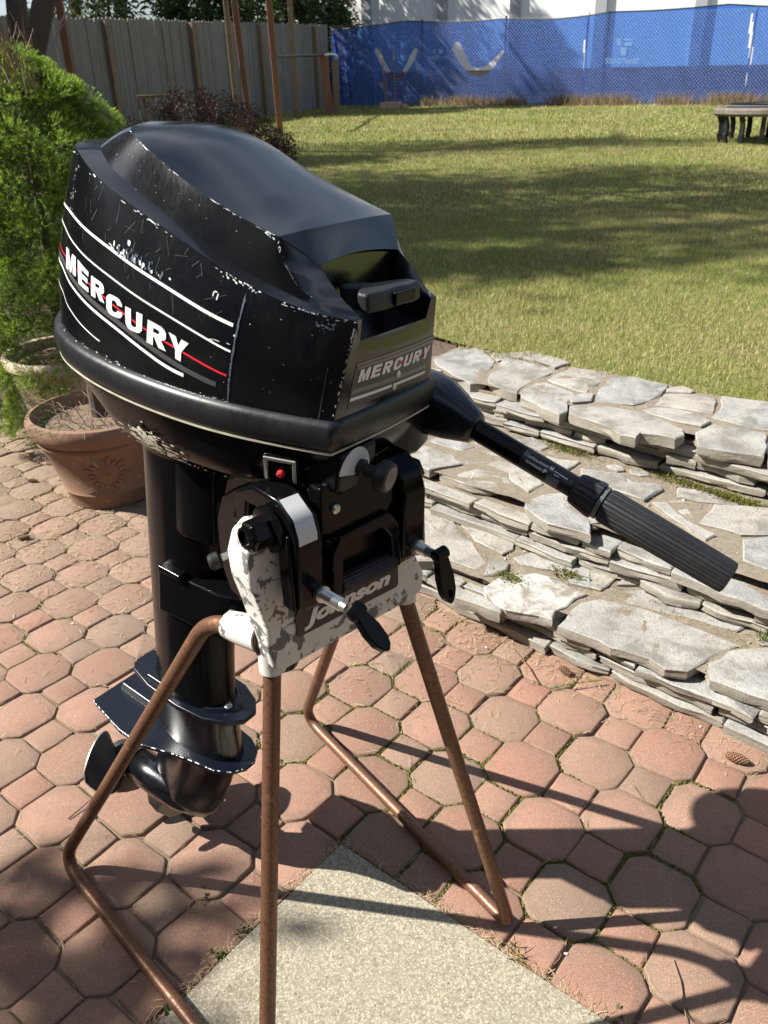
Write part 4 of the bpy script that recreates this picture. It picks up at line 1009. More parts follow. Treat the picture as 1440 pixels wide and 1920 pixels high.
# ---- unseen wall with eave added behind the camera to darken reflections and block sky
hs = root("added_house", (0, -2.6, 0), "added unseen wall of brown lap siding behind the near edge of the patio", "added_house")
M_siding = plain("brown_siding", (.13, .095, .07), .8, var=.25, nscale=8)
for k in range(15):
    MB().prism([(-2.62 + 0, k * .2), (-2.58, k * .2), (-2.60, k * .2 + .2), (-2.62, k * .2 + .2)], -6.5, 6.5, perm=(1, 2, 0)).build("siding", M_siding, hs, smooth=0)
MB().box(-6.5, 6.5, -2.9, -2.63, -.05, 3.0).build("wall", M_siding, hs, smooth=0)
MB().prism([(-2.9, 2.95), (-1.95, 2.75), (-1.93, 2.85), (-2.9, 3.15)], -6.8, 6.8, perm=(1, 2, 0)).build("eave", M_siding, hs, smooth=0)
win = MB().box(-1.7, -.2, -2.60, -2.565, .95, 2.1).build("window", plain("dark_glass", (.02, .022, .025), .08), hs, smooth=0)
for a_ in ((-1.76, -1.68, .9, 2.15), (-.22, -.14, .9, 2.15), (-1.76, -.14, .88, .96), (-1.76, -.14, 2.09, 2.17)): MB().box(a_[0], a_[1], -2.59, -2.55, a_[2], a_[3]).build("frame", M_conc, win, smooth=0)

# ================================================================== ENGINE STAND
stand = root("engine_stand", tuple(Sx(-1.0, 0, 0)), "rusty bent tube engine stand with chipped white bracket carrying the outboard motor", "stand")
TR = .0127
for l, ff in ((-1, (-.68, -.29)), (1, (-.632, .245))):
    p = fillet([(-.79, l * .135, .797), (-.90, l * .15, .785), (-1.38, l * .323, TR + .001), (ff[0], ff[1], TR + .001), (-.785, l * .125, .75)], [.05, .085, .035], 8)
    MB().tube(p, TR, 16).build("frame_tube", M_rust, stand, Sx, smooth=60)
plate = [(-.137, .762), (-.142, .79), (-.142, .83), (-.150, .868), (-.159, .905), (-.160, .94), (-.150, .966), (-.132, .978), (-.112, .972), (-.098, .950), (-.06, .930), (0, .925), (.06, .930), (.098, .945), (.112, .955), (.120, .94), (.122, .88), (.124, .840), (.145, .795), (.141, .764), (.12, .757), (-.12, .754)]
MB().prism(plate, -.808, -.76, perm=(1, 2, 0)).build("bracket_plate", M_white, stand, Sx, smooth=30, bevel=.006, seg=3)
for l in (-1, 1):
    a, b = np.array([-.795, l * .128, .796]), np.array([-.862, l * .1425, .790]); d = b - a; L_ = np.linalg.norm(d)
    MB().lathe([(0, .024), (L_ * .55, .023), (L_ * .95, .020), (L_, .014)], a, d, 20).build("socket", M_white, stand, Sx, smooth=50)
    MB().lathe([(0, .0185), (.05, .018)], (-.785, l * .125, .745), (0, 0, 1), 18).build("leg_socket", M_white, stand, Sx, smooth=50)
bd = MB().prism([(-.098, .801), (-.094, .797), (.084, .797), (.088, .801), (.088, .830), (.084, .834), (-.094, .836), (-.098, .832)], -.7595, -.7578, perm=(1, 2, 0)).build("name_badge", plain("badge_black", (.016, .015, .014), .4), stand, Sx, smooth=0)
V, Fc, _ = text_mesh("Johnson", .05, .28)
MB().add([(-.7570, -.086 + u * .158, .8025 + v * .0295) for u, v in V], Fc).build("lettering", M_dwhite, bd, Sx, smooth=0)

# ================================================================== OUTBOARD MOTOR
motor = root("outboard_motor", tuple(Mx(-.05, 0, -1.0)), "black outboard motor with scratched cowling clamped onto the rusty stand", "outboard motor")

COWL_T = [(.345, .113, .004), (.318, .123, .004), (.28, .136, .004), (.23, .150, .004), (.17, .160, .004), (.10, .163, .004), (.03, .159, .004), (-.05, .145, .004), (-.12, .122, .004), (-.18, .088, .004), (-.225, .048, .004), (-.243, 0, .004)]
COWL_C = [(.353, .089, .125), (.325, .106, .129), (.29, .122, .135), (.245, .133, .146), (.19, .139, .163), (.105, .141, .192), (.04, .138, .212), (-.03, .127, .234), (-.085, .105, .252), (-.12, .082, .256), (-.142, .045, .259), (-.148, 0, .26)]
COWL_D = [(.352, .0888, .1257), (.322, .1035, .1315), (.280, .1155, .144), (.237, .119, .153), (.188, .1215, .167), (.105, .121, .199), (.04, .116, .219), (-.02, .106, .240), (-.06, .088, .254), (-.085, .066, .260), (-.099, .036, .263), (-.103, 0, .264)]
COWL_E = [(.351, .0885, .1265), (.317, .102, .137), (.285, .112, .154), (.257, .115, .205), (.195, .113, .218), (.115, .108, .240), (.05, .102, .265), (.008, .092, .280), (-.02, .074, .286), (-.036, .05, .289), (-.044, .025, .291), (-.046, 0, .292)]
def spl(P, s):
    P = np.asarray(P, float); n = len(P); x = min(max(s, 0.0), 1.0) * (n - 1); i = min(int(x), n - 2); u = x - i
    p1, p2 = P[i], P[i + 1]; p0 = P[i - 1] if i > 0 else 2 * p1 - p2
    p3 = P[i + 2] if i + 2 < n else np.array([P[n - 2][0], -P[n - 2][1], P[n - 2][2]])
    return .5 * ((2 * p1) + (-p0 + p2) * u + (2 * p0 - 5 * p1 + 4 * p2 - p3) * u * u + (-p0 + 3 * p1 - 3 * p2 + p3) * u ** 3)
def cowl_side(s, t):
    a = spl(COWL_T, s); b = spl(COWL_C, s); p = a + (b - a) * t
    d1 = spl(COWL_T, min(1, s + .01)) - spl(COWL_T, max(0, s - .01)); n = np.array([d1[1], -d1[0], 0]); n /= np.linalg.norm(n) + 1e-9
    return p + n * .009 * math.sin(math.pi * min(1, max(0, t))) * min(1, s * 8)
S3 = 3 / 11
def edge_E(s):
    x = s * 11
    if x <= 3:
        P = [COWL_E[0], COWL_E[1], COWL_E[2], (.2645, .1142, .180), COWL_E[3]]; K = [0, 1, 2, 2.55, 3]
        for i in range(4):
            if x <= K[i + 1] + 1e-9:
                u = (x - K[i]) / (K[i + 1] - K[i]); return np.array(P[i]) * (1 - u) + np.array(P[i + 1]) * u
    return spl(COWL_E[3:], (x - 3) / 8)
def cowl_dome(s, u):
    d, e = spl(COWL_D, s), edge_E(s); return d + (e - d) * u + np.array([0, 0, .003]) * math.sin(math.pi * u) * (s > .2)
def port_lift(s):     # the far edge of the dome stands a little prouder
    return float(np.interp(s, [0, .10, .20, S3, .5, .8, 1], [0, .0005, .002, .006, .012, .003, 0]))
def star(p): return np.array([p[0], -p[1], p[2]])
svals = sorted(set([round(x, 5) for x in np.concatenate([np.linspace(0, S3, 19), np.linspace(S3, 1, 47)])]))
TF = (.099 - .004) / .121
tv = [0, .03, .1, .2, .3, .42, .55, .68, TF, .9, .965, 1.0]
def cowling():
    mb = MB(); E = {}
    for sgn in (-1, 1):
        m_ = lambda p: np.array([p[0], p[1] * sgn, p[2]])
        rows = [[m_(cowl_side(s, t)) for s in svals] for t in tv]
        rows += [[m_(spl(COWL_C, s) * .55 + spl(COWL_D, s) * .45 + [0, 0, .0005]) for s in svals], [m_(spl(COWL_D, s)) for s in svals]]
        rows += [[m_(cowl_dome(s, u)) + np.array([0, 0, port_lift(s) * u * (sgn > 0)]) for s in svals] for u in (.06, .3, .6, .85, .97, 1)]
        mb.grid(rows)
    # dome top
    sd = [s for s in svals if s >= S3 - 1e-4]; mN = 22
    def crown(s):
        a = edge_E(s)[0]; return float(np.interp(a, [-.05, -.036, -.02, .008, .05, .115, .195, .235, .257], [0, .002, .005, .008, .012, .014, .011, .007, .005]))
    rows = []
    for s in sd:
        e = edge_E(s); row = []
        for j in range(mN + 1):
            v = j / mN; b = -1 + 2 * v; row.append((e[0] + .010 * (1 - b * b) * (1 if s < S3 + .002 else 0), e[1] * b, e[2] + crown(s) * (1 - abs(b) ** 2.2) + port_lift(s) * v))
        rows.append(row)
    rows[0] = [(e[0], *e[1:]) for e in rows[0]]
    mb.grid(rows); front_edge = rows[0]
    # sloped front round the hand recess
    OT = [(.293 - .006 * (1 - (2 * j / mN - 1) ** 2), -.083 + .166 * j / mN, .175 + .006 * (1 - (2 * j / mN - 1) ** 2)) for j in range(mN + 1)]
    mid = [tuple((np.array(a) * .5 + np.array(b) * .5) + np.array([.001, 0, .001])) for a, b in zip(front_edge, OT)]
    mb.grid([front_edge, mid, OT])
    kN = 18; side_s = [s for s in svals if s <= S3 + 1e-4]
    for sgn in (-1, 1):
        ee = [edge_E(s) * [1, sgn, 1] + np.array([0, 0, port_lift(s) * (sgn > 0)]) for s in side_s][::-1]
        P = [np.array(q) for q in ((.293, .083, .175), (.312, .0855, .1585), (.330, .0855, .1440), (.345, .081, .1315), (.352, .078, .1255))]
        oo = []
        for k in range(len(ee)):
            x = k / (len(ee) - 1) * 4; i = min(int(x), 3); u = x - i; oo.append((P[i] * (1 - u) + P[i + 1] * u) * [1, sgn, 1])
        mb.grid([ee, [(np.array(a) + np.array(b)) / 2 for a, b in zip(ee, oo)], oo])
        fl = [np.array([.286 + (.349 - .286) * k / (len(ee) - 1), sgn * .075, .107 + (.099 - .107) * k / (len(ee) - 1)]) for k in range(len(ee))]
        inn = [(a * .86 + f * .14) - [0, sgn * .002, 0] for a, f in zip(oo, fl)]
        mb.grid([oo, inn, [(a * .4 + f * .6) - [0, sgn * .001, 0] for a, f in zip(oo, fl)], fl])
        # horn
        mb.add([cowl_side(0, TF) * [1, sgn, 1], cowl_side(0, .9) * [1, sgn, 1], cowl_side(0, 1) * [1, sgn, 1], edge_E(0) * [1, sgn, 1], oo[-1], fl[-1]], [(0, 1, 2, 3, 4, 5)])
    fb = [(.286, -.075 + .15 * j / mN, .107) for j in range(mN + 1)]; ffr = [(.349, -.075 + .15 * j / mN, .099) for j in range(mN + 1)]
    mb.grid([OT, [(a[0] - .006, a[1], a[2] - .004) for a in OT], [tuple(np.array(a) * .3 + np.array(b) * .7) for a, b in zip(OT, fb)], fb]); mb.grid([fb, [tuple((np.array(a) + np.array(b)) / 2 - np.array([0, 0, .003])) for a, b in zip(fb, ffr)], ffr])
    rows = []
    for t in tv:
        if t > TF + 1e-6: break
        a = cowl_side(0, t); row = []
        bs = [-a[1]] + [(-.075 + .15 * j / mN) if t >= TF - 1e-6 else a[1] * (-1 + 2 * (j + 1) / (mN + 2)) for j in range(mN + 1)] + [a[1]]
        for b in bs: row.append((a[0] + .004 * (1 - (b / a[1]) ** 2) * (1 if t < TF - 1e-6 else .0), b, a[2]))
        if t >= TF - 1e-6: row = [row[0]] + ffr + [row[-1]]
        rows.append(row)
    mb.grid(rows)
    o = mb.build("cowling", M_black, motor, Mx, smooth=38, weld=.0006, bevel=.0022, seg=3); return o
cowl = cowling()

def on_side(s, t, e=.0007):
    """starboard side surface point lifted by e"""
    p = cowl_side(s, t); q1 = cowl_side(min(1, s + .004), t) - cowl_side(max(0, s - .004), t); q2 = cowl_side(s, t + .01) - cowl_side(s, t - .01)
    n = np.cross(q1, q2); n /= np.linalg.norm(n) + 1e-12
    if n[1] < 0: n = -n
    return star(p + n * e)
def on_dome(s, u, e=.0009):
    p = cowl_dome(s, u); q1 = cowl_dome(min(1, s + .004), u) - cowl_dome(max(0, s - .004), u); q2 = cowl_dome(s, u) - cowl_dome(s, max(0, u - .05)); n = np.cross(q1, q2); n /= np.linalg.norm(n) + 1e-12
    if n[1] < 0: n = -n
    return star(p + n * e)
def interp(P, k):
    P = np.array(P); x = k * (len(P) - 1); i = min(int(x), len(P) - 2); return P[i] * (1 - x + i) + P[i + 1] * (x - i)
def stripe(name, pts, hw0, hw1, mat, e=.0007, n=70, parent=None):
    pts = np.array(pts); S_, T_ = pts[:, 0][::-1], pts[:, 1][::-1]
    ss = np.linspace(S_[0], S_[-1], n); k = np.ones(7) / 7; tt = np.interp(ss, S_, T_); tp_ = np.concatenate([np.full(3, tt[0]), tt, np.full(3, tt[-1])]); tt = np.convolve(tp_, k, 'valid')
    rows = [[], []]
    for i, (s, t) in enumerate(zip(ss, tt)):
        hgt = (spl(COWL_C, s) - spl(COWL_T, s)); hh = np.linalg.norm(hgt); hw = hw1 + (hw0 - hw1) * i / (n - 1)
        rows[0].append(on_side(s, t - hw / hh, e)); rows[1].append(on_side(s, t + hw / hh, e))
    MB().grid(rows).build(name, mat, parent or cowl, Mx, smooth=80)
stripe("pinstripe", [(.90, .709), (.8509, .7086), (.7416, .7089), (.6772, .7075), (.6154, .706), (.5619, .7004), (.4951, .685), (.4527, .680), (.4072, .6763), (.3699, .6704), (.308, .6697)], .0016, .0020, M_dwhite)
stripe("pinstripe", [(.88, .635), (.7413, .6119), (.7208, .59), (.6297, .5654), (.5562, .548), (.4709, .5177), (.4174, .5085), (.3692, .495), (.3025, .4625)], .0010, .0013, M_dwhite)
stripe("side_band", [(.86, .45), (.7316, .4329), (.7142, .405), (.6072, .3397), (.5371, .3032), (.4697, .2512), (.3999, .1932), (.3249, .1514)], .0040, .0034, M_dgrey)
stripe("pinstripe", [(.86, .415), (.7339, .395), (.7185, .363), (.6078, .2954), (.5377, .2561), (.4704, .1964), (.4266, .152), (.3915, .1383)], .0018, .0024, M_dwhite, .0011)
stripe("pinstripe", [(.86, .29), (.7411, .2535), (.7233, .21), (.6575, .1569), (.5939, .1171)], .0010, .0010, M_dwhite)
stripe("red_line", [(.86, .505), (.72, .462), (.66, .455), (.56, .40), (.47, .345), (.3911, .3105), (.3042, .2545)], .0008, .0014, M_dred, .0006)
LQ = {'M': [(.7145, .4113), (.665, .4152), (.7197, .5225), (.6672, .5197)], 'E': [(.6538, .3905), (.6187, .3795), (.6584, .5191), (.6194, .4969)], 'R': [(.6107, .3742), (.5747, .3759), (.6113, .4888), (.5771, .4869)], 'C': [(.5698, .3261), (.5281, .3354), (.5698, .4502), (.5302, .4563)],
      'U': [(.5196, .2952), (.4788, .3015), (.5212, .431), (.4774, .4327)], 'R ': [(.4679, .2668), (.4264, .2634), (.4648, .4202), (.4277, .4151)], 'Y': [(.4185, .2500), (.3872, .2295), (.4225, .4063), (.3855, .3967)]}
def refine(V, F, k=2):
    bm = bmesh.new(); vs = [bm.verts.new((*v, 0)) for v in V]
    for f in F:
        try: bm.faces.new([vs[i] for i in f])
        except ValueError: pass
    bmesh.ops.subdivide_edges(bm, edges=bm.edges, cuts=k, use_grid_fill=True); bmesh.ops.triangulate(bm, faces=bm.faces)
    bm.verts.index_update(); V2 = np.array([v.co[:2] for v in bm.verts]); F2 = [[v.index for v in f.verts] for f in bm.faces]; bm.free(); return V2, F2
BLOCK = {'M': [[(0, 0), (0, 1), (.32, 1), (.5, .42), (.68, 1), (1, 1), (1, 0), (.73, 0), (.73, .58), (.58, 0), (.42, 0), (.27, .58), (.27, 0)]],
 'E': [[(0, 0), (0, 1), (1, 1), (1, .77), (.38, .77), (.38, .62), (.92, .62), (.92, .39), (.38, .39), (.38, .23), (1, .23), (1, 0)]],
 'U': [[(0, 1), (.34, 1), (.34, .3), (.42, .22), (.58, .22), (.66, .3), (.66, 1), (1, 1), (1, .22), (.85, .04), (.7, 0), (.3, 0), (.15, .04), (0, .22)]],
 'C': [[(1, .36), (1, .22), (.85, .04), (.7, 0), (.3, 0), (.15, .04), (0, .22), (0, .78), (.15, .96), (.3, 1), (.7, 1), (.85, .96), (1, .78), (1, .64), (.67, .64), (.67, .7), (.58, .78), (.42, .78), (.34, .7), (.34, .3), (.42, .22), (.58, .22), (.67, .3), (.67, .36)]],
 'Y': [[(0, 1), (.36, 1), (.5, .66), (.64, 1), (1, 1), (.67, .42), (.67, 0), (.33, 0), (.33, .42)]],
 'R': [[(0, 0), (0, 1), (.34, 1), (.34, 0)], [(.34, 1), (.75, 1), (.92, .93), (1, .8), (1, .58), (.92, .46), (.78, .40), (.34, .40), (.34, .60), (.6, .60), (.66, .64), (.66, .74), (.6, .78), (.34, .78)], [(.40, .40), (.74, .42), (1, 0), (.64, 0)]]}
def block_letter(ch, cuts=2):
    bm = bmesh.new()
    for poly in BLOCK[ch]: bm.faces.new([bm.verts.new((*p, 0)) for p in poly])
    bmesh.ops.triangulate(bm, faces=bm.faces); bmesh.ops.subdivide_edges(bm, edges=bm.edges, cuts=cuts, use_grid_fill=True); bmesh.ops.triangulate(bm, faces=bm.faces)
    bm.verts.index_update(); V2 = np.array([v.co[:2] for v in bm.verts]); F2 = [[v.index for v in f.verts] for f in bm.faces]; bm.free(); return V2, F2
for ch, (bl, br, tl, tr_) in LQ.items():
    V, Fc = block_letter(ch.strip()); bl, br, tl, tr_ = map(np.array, (bl, br, tl, tr_)); P = []
    for u, v in V:
        st_ = (bl * (1 - u) + br * u) * (1 - v) + (tl * (1 - u) + tr_ * u) * v; P.append(on_side(st_[0], st_[1], .0013))
    MB().add(P, Fc).build("letter", M_dwhite, cowl, Mx, smooth=0)
# front name plate
def on_front(b, h, e=.0008):
    k = np.interp(h, [.004, .099], [0, 1]); a = .345 + .008 * (h - .004) / .121; w_ = .113 - .024 * (h - .004) / .121; return np.array([a + .004 * max(0, 1 - (b / w_) ** 2) + e, b, h])
def front_quad(name, q, mat, e=.0008, n=14):
    q = [np.array(p) for p in q]; rows = [[on_front(*(q[0] * (1 - x) + q[1] * x), e) for x in np.linspace(0, 1, n)], [on_front(*(q[3] * (1 - x) + q[2] * x), e) for x in np.linspace(0, 1, n)]]
    return MB().grid(rows).build(name, mat, cowl, Mx, smooth=80)
front_quad("name_plate", [(-.090, .018), (.100, .015), (.1005, .072), (-.082, .074)], M_dgrey, .0005)
front_quad("pinstripe", [(-.081, .0705), (.0995, .0685), (.0995, .0712), (-.0805, .0738)], M_dtaupe)
front_quad("pinstripe", [(-.078, .0655), (.098, .0625), (.098, .0665), (-.078, .0692)], M_dtaupe, .0007)
front_quad("pinstripe", [(-.086, .0355), (.090, .0290), (.0905, .0335), (-.084, .0415)], M_dtaupe)
front_quad("pinstripe", [(-.087, .0270), (.002, .0240), (.002, .0278), (-.086, .0312)], M_dwhite)
front_quad("pinstripe", [(.014, .0236), (.090, .0208), (.090, .0244), (.014, .0272)], M_dwhite)
front_quad("red_line", [(-.080, .0555), (.094, .0515), (.094, .0533), (-.080, .0573)], M_dred, .0007)
for k, ch in enumerate("MERCURY"):
    V, Fc = block_letter(ch, 1); wd = .0192; x0 = -.0765 + k * .0243 + (.001 if k else 0)
    MB().add([on_front(x0 + u * wd * (1.08 if ch == 'M' else 1) + v * .004, .0490 - .030 * (x0 + u * wd + .0765) + v * .0155, .0012) for u, v in V], Fc).build("letter", M_dwhite, cowl, Mx, smooth=0)
for b, h in ((.013, .0385), (.008, .0235)):
    MB().lathe([(0, .0052), (.0015, .0050), (.0022, .0035)], on_front(b, h, .0005), (1, 0, .05), 14).build("rivet", M_alu, cowl, Mx)
# pull-start grip in the recess
ph = [(.349, -.060), (.3525, -.03), (.3505, .0), (.3535, .03), (.350, .056), (.330, .054), (.321, .020), (.316, -.006), (.300, -.018), (.297, -.048), (.308, -.046), (.318, -.036), (.329, -.052), (.335, -.062)]
MB().prism(ph, .127, .150, taper=lambda p: (p[0] - .004, p[1])).build("pull_grip", M_grip, motor, Mx, smooth=40, bevel=.005, seg=3)
MB().box(.3485, .3545, -.012, .034, .130, .146).build("grip_face", M_cast, motor, Mx, smooth=0, bevel=.002)

# wear on the cowling
def chip_set(name, items, surf, mat, e):
    mb = MB()
    for s, t, ls, wt, n in items:
        # an irregular flake: ls half-length in s, wt half-width in t
        k = max(5, n); P = []; ph_ = random.uniform(0, 6.28)
        for i in range(k):
            a = 2 * math.pi * i / k; q = random.uniform(.55, 1.15); P.append(surf(min(.97, max(0.0005, s + ls * q * math.cos(a))), min(1.0, max(0.0, t + wt * q * math.sin(a))), e))
        mb.add(P, [tuple(range(k))])
    return mb.build(name, mat, cowl, Mx, smooth=0, kind="stuff")
it = []
for k in range(180):
    s = random.random() * .80; 
    if math.sin(s * 17) + math.sin(s * 41 + 1) + random.gauss(0, 1.1) < .55: continue
    it.append((s, .988 + random.gauss(0, .007), abs(random.gauss(0, .0038)) + .0004, abs(random.gauss(0, .0022)) + .0010, 7))
for k in range(30): it.append((random.uniform(.26, .36), .978 + random.gauss(0, .014), random.uniform(.001, .004), random.uniform(.002, .007), 7))
for k in range(46): it.append((random.uniform(0, .008), random.random() ** .6, random.uniform(.0006, .0022), random.uniform(.004, .02), 7))
for k in range(50): it.append((random.uniform(.05, .85), abs(random.gauss(.022, .012)), random.uniform(.0006, .006), random.uniform(.002, .006), 6))
for k in range(18): it.append((random.gauss(.20, .11) % .8, min(.96, max(.05, random.random())), random.uniform(.0004, .0014), random.uniform(.002, .009), 6))
for k in range(34): it.append((random.uniform(.43, .58), .71 + abs(random.gauss(0, .018)), random.uniform(.0006, .004), random.uniform(.004, .018), 6))
for k in range(26): it.append((random.uniform(.70, .73), random.uniform(.70, .95), random.uniform(.0004, .001), random.uniform(.003, .010), 5))
it += [(.352, .805, .0018, .030, 8), (.360, .815, .0014, .026, 8), (.357, .835, .0035, .008, 7), (.525, .80, .004, .018, 8), (.30, .60, .003, .01, 7), (.31, .52, .006, .004, 6), (.335, .51, .008, .004, 6), (.345, .50, .004, .006, 6)]
chip_set("paint_chips", it, on_side, M_chip, .0010)
it = []
for k in range(150): it.append((.297 + random.gauss(0, .0009), random.random() ** 1.0 * .9, random.uniform(.0005, .0014), random.uniform(.010, .035), 7))
for k in range(60): it.append((.062 + random.gauss(0, .0010), random.random() ** .8 * .55, random.uniform(.0004, .0012), random.uniform(.010, .03), 7))
for k in range(26): it.append((random.uniform(.06, .12), .90 + random.gauss(0, .03), random.uniform(.001, .006), random.uniform(.004, .014), 7))
for k in range(24): it.append((random.gauss(.497, .028), .715 + abs(random.gauss(0, .022)), random.uniform(.0008, .0025), random.uniform(.01, .03), 6))
chip_set("grey_scuffs", it, on_side, M_chipblue, .0011)
mb = MB()
for k in range(60):   # fine scratches
    s, t = random.uniform(.33, .66), random.uniform(.62, .96); ds, dt_ = random.gauss(0, .012), random.gauss(0, .07); n = 5; w_ = random.uniform(.00012, .0003)
    A_ = [on_side(s + ds * q / n, min(.99, max(.05, t + dt_ * q / n)), .0009) for q in range(n + 1)]; B2 = [on_side(s + ds * q / n + w_ * 2, min(.99, max(.05, t + dt_ * q / n + w_ * 4)), .0009) for q in range(n + 1)]
    mb.grid([A_, B2])
mb.build("scratches", plain("scratch_grey", (.075, .075, .08), .5), cowl, Mx, smooth=0, kind="stuff")
it = []
for k in range(170):
    s = random.uniform(.0, .75)
    if math.sin(s * 31 + 2) + math.sin(s * 67) + random.gauss(0, .7) < .1: continue
    it.append((s, .985 + random.gauss(0, .012), abs(random.gauss(0, .004)) + .0007, random.uniform(.002, .011), 7))
for k in range(20): it.append((random.uniform(.25, .30), random.uniform(.9, 1), random.uniform(.0008, .003), random.uniform(.01, .03), 7))
for k in range(30): it.append((random.uniform(.3, .75), random.uniform(.1, .95), random.uniform(.0003, .001), random.uniform(.004, .012), 5))
chip_set("paint_chips", it, on_dome, M_chip, .0011)

# rubber band round the foot of the cowling
def ring_loop(fn, n=96):
    out = []
    for k in range(n + 1): out.append(star(fn(1 - k / n)) if False else fn(k / n) * [1, -1, 1])
    return out + [fn(1 - k / n) for k in range(1, n + 1)]
def loop_at(grow, h, sc=(1, 1), ctr=.10, shrink_aft=1.0, hfun=None):
    half = []
    for s in np.linspace(0, 1, 60):
        p = spl(COWL_T, s); d1 = spl(COWL_T, min(1, s + .01)) - spl(COWL_T, max(0, s - .01)); n = np.array([d1[1], -d1[0]]); n /= np.linalg.norm(n) + 1e-9
        if s == 0: n = np.array([.6, .8])
        a, b = p[0] + n[0] * grow, max(0, p[1] + n[1] * grow) if s < .999 else 0
        a = ctr + (a - ctr) * (sc[0] if a > ctr else sc[0] * shrink_aft); b *= sc[1]
        half.append((a, b, hfun(a, s) if hfun else h))
    front = [(half[0][0] + .004 * (1 - (2 * k / 10 - 1) ** 2), half[0][1] * (1 - 2 * k / 10), half[0][2]) for k in range(1, 10)]     # port to starboard across the front
    st_ = [(a, -b, h_) for a, b, h_ in half]
    return [(a, b, h_) for a, b, h_ in half][::-1][1:][:-1] + [half[0]] + front + st_       # aft -> port front -> across -> starboard -> aft
prof = [(-.002, .008), (.005, .007), (.009, .000), (.010, -.012), (.009, -.024), (.005, -.031), (-.004, -.032)]
MB().grid([loop_at(g_, h_) for g_, h_ in prof], close=True).build("trim_band", M_band, motor, Mx, smooth=60)
MB().grid([loop_at(g_, h_) for g_, h_ in ((.0065, -.0305), (.0065, -.0335), (-.004, -.0335))], close=True).build("seal_lip", plain("cream_seal", (.42, .40, .30), .6, var=.5, nscale=80), motor, Mx, smooth=40)
# lower pan
hb = lambda a, s: -.112 + .035 * max(0, (a - .20) / .15) + .05 * max(0, (-.03 - a) / .12)
pan = MB().grid([loop_at(-.004, -.028), loop_at(-.005, -.046, (.995, .98)), loop_at(-.006, 0, (.98, .94), shrink_aft=.98, hfun=lambda a, s: -.046 + (hb(a, s) + .046) * .5), loop_at(-.007, 0, (.965, .88), shrink_aft=.94, hfun=lambda a, s: hb(a, s) + .008), loop_at(-.010, 0, (.955, .84), shrink_aft=.92, hfun=hb), loop_at(-.03, 0, (.85, .55), shrink_aft=.85, hfun=lambda a, s: hb(a, s) - .012), loop_at(-.06, 0, (.5, .12), shrink_aft=.8, hfun=lambda a, s: -.138)], close=True).build("lower_pan", M_cast, motor, Mx, smooth=50)
def on_pan(s, v, e=.0012):
    top = spl(COWL_T, s); p1 = np.array([.10 + (top[0] - .10) * .975, top[1] * .94, -.046]); a2 = .10 + (top[0] - .10) * (.955 if top[0] > .1 else .88); p2 = np.array([a2, top[1] * .815, hb(a2, s)])
    q = p1 + (p2 - p1) * v; return star(q + np.array([0, .001 + e + .006 * math.sin(math.pi * v), 0]))
it = []
for k in range(170):
    s, v = (random.gauss(.515, .022), random.gauss(.66, .12)) if k % 2 else (random.gauss(.49, .05), random.gauss(.85, .10)); it.append((s, min(1, v), abs(random.gauss(0, .006)) + .001, random.uniform(.010, .05), 7))
for k in range(70): it.append((random.uniform(.2, .8), min(1, .985 + random.gauss(0, .01)), random.uniform(.001, .006), random.uniform(.006, .02), 6))
mb = MB()
for s, t, ls, wt, n in it: mb.add([on_pan(min(.95, max(.01, s + ls * random.uniform(.5, 1.1) * math.cos(a))), min(1, t + wt * random.uniform(.5, 1.1) * math.sin(a))) for a in np.linspace(0, 6.28, n + 1)[:-1]], [tuple(range(n))])
mb.build("paint_chips", plain("primer_chip", (.62, .58, .46), .6, var=.3, nscale=200), pan, Mx, smooth=0, kind="stuff")
# stop switch on the starboard front of the pan
def local(o_, u_, v_):
    o_ = np.array(o_); u_ = np.array(u_, float); u_ /= np.linalg.norm(u_); v_ = np.array(v_, float); v_ -= u_ * (u_ @ v_); v_ /= np.linalg.norm(v_); w_ = np.cross(u_, v_)
    return lambda x, y, z: Mx(*(o_ + u_ * x + v_ * y + w_ * z))
lf = local(on_pan(.165, .42, .002), (.90, .32, .0), (.06, -.22, 1))
MB().prism([(-.024, -.020), (.024, -.020), (.024, .017), (.019, .020), (-.019, .020), (-.024, .017)], -.012, .006).build("switch_housing", M_cast, motor, lf, smooth=30, bevel=.002)
mb = MB()
for b_ in ((-.021, -.016, -.018, .016), (.016, .021, -.018, .016), (-.021, .021, .012, .017)): mb.box(b_[0], b_[1], b_[2], b_[3], .0062, .0088)
mb.build("switch_bezel", M_alu, motor, lf, smooth=0, bevel=.001)
MB().lathe([(.006, .0052), (.012, .0050), (.0135, .003)], (.001, -.005, 0), (0, 0, 1), 14).build("stop_button", M_red, motor, lf)
# choke on the front of the pan
MB().prism([(-.112, -.085), (-.10, -.092), (-.030, -.092), (-.022, -.082), (-.030, -.036), (-.108, -.036)], .300, .356, perm=(1, 2, 0)).build("choke_boss", M_cast, motor, Mx, smooth=30, bevel=.006)
MB().add([(.3568, -.078 + .033 * math.cos(a), -.066 + .033 * math.sin(a)) for a in np.linspace(-.25, math.pi - .15, 22)] + [(.3568, -.078, -.070)], [tuple(range(23))]).build("choke_dial", M_sticker, motor, Mx, smooth=0)
MB().lathe([(0, .012), (.012, .012), (.014, .0085), (.030, .0085), (.032, .016), (.036, .0205), (.046, .0208), (.050, .019), (.0505, .017)], (.350, -.066, -.064), (1, .10, -.06), 28).build("choke_knob", M_grip, motor, Mx, smooth=40)
MB().lathe([(.0506, .0155), (.0515, .0150)], (.350, -.066, -.064), (1, .10, -.06), 28).build("knob_face", plain("knob_face", (.16, .145, .12), .5), motor, Mx)
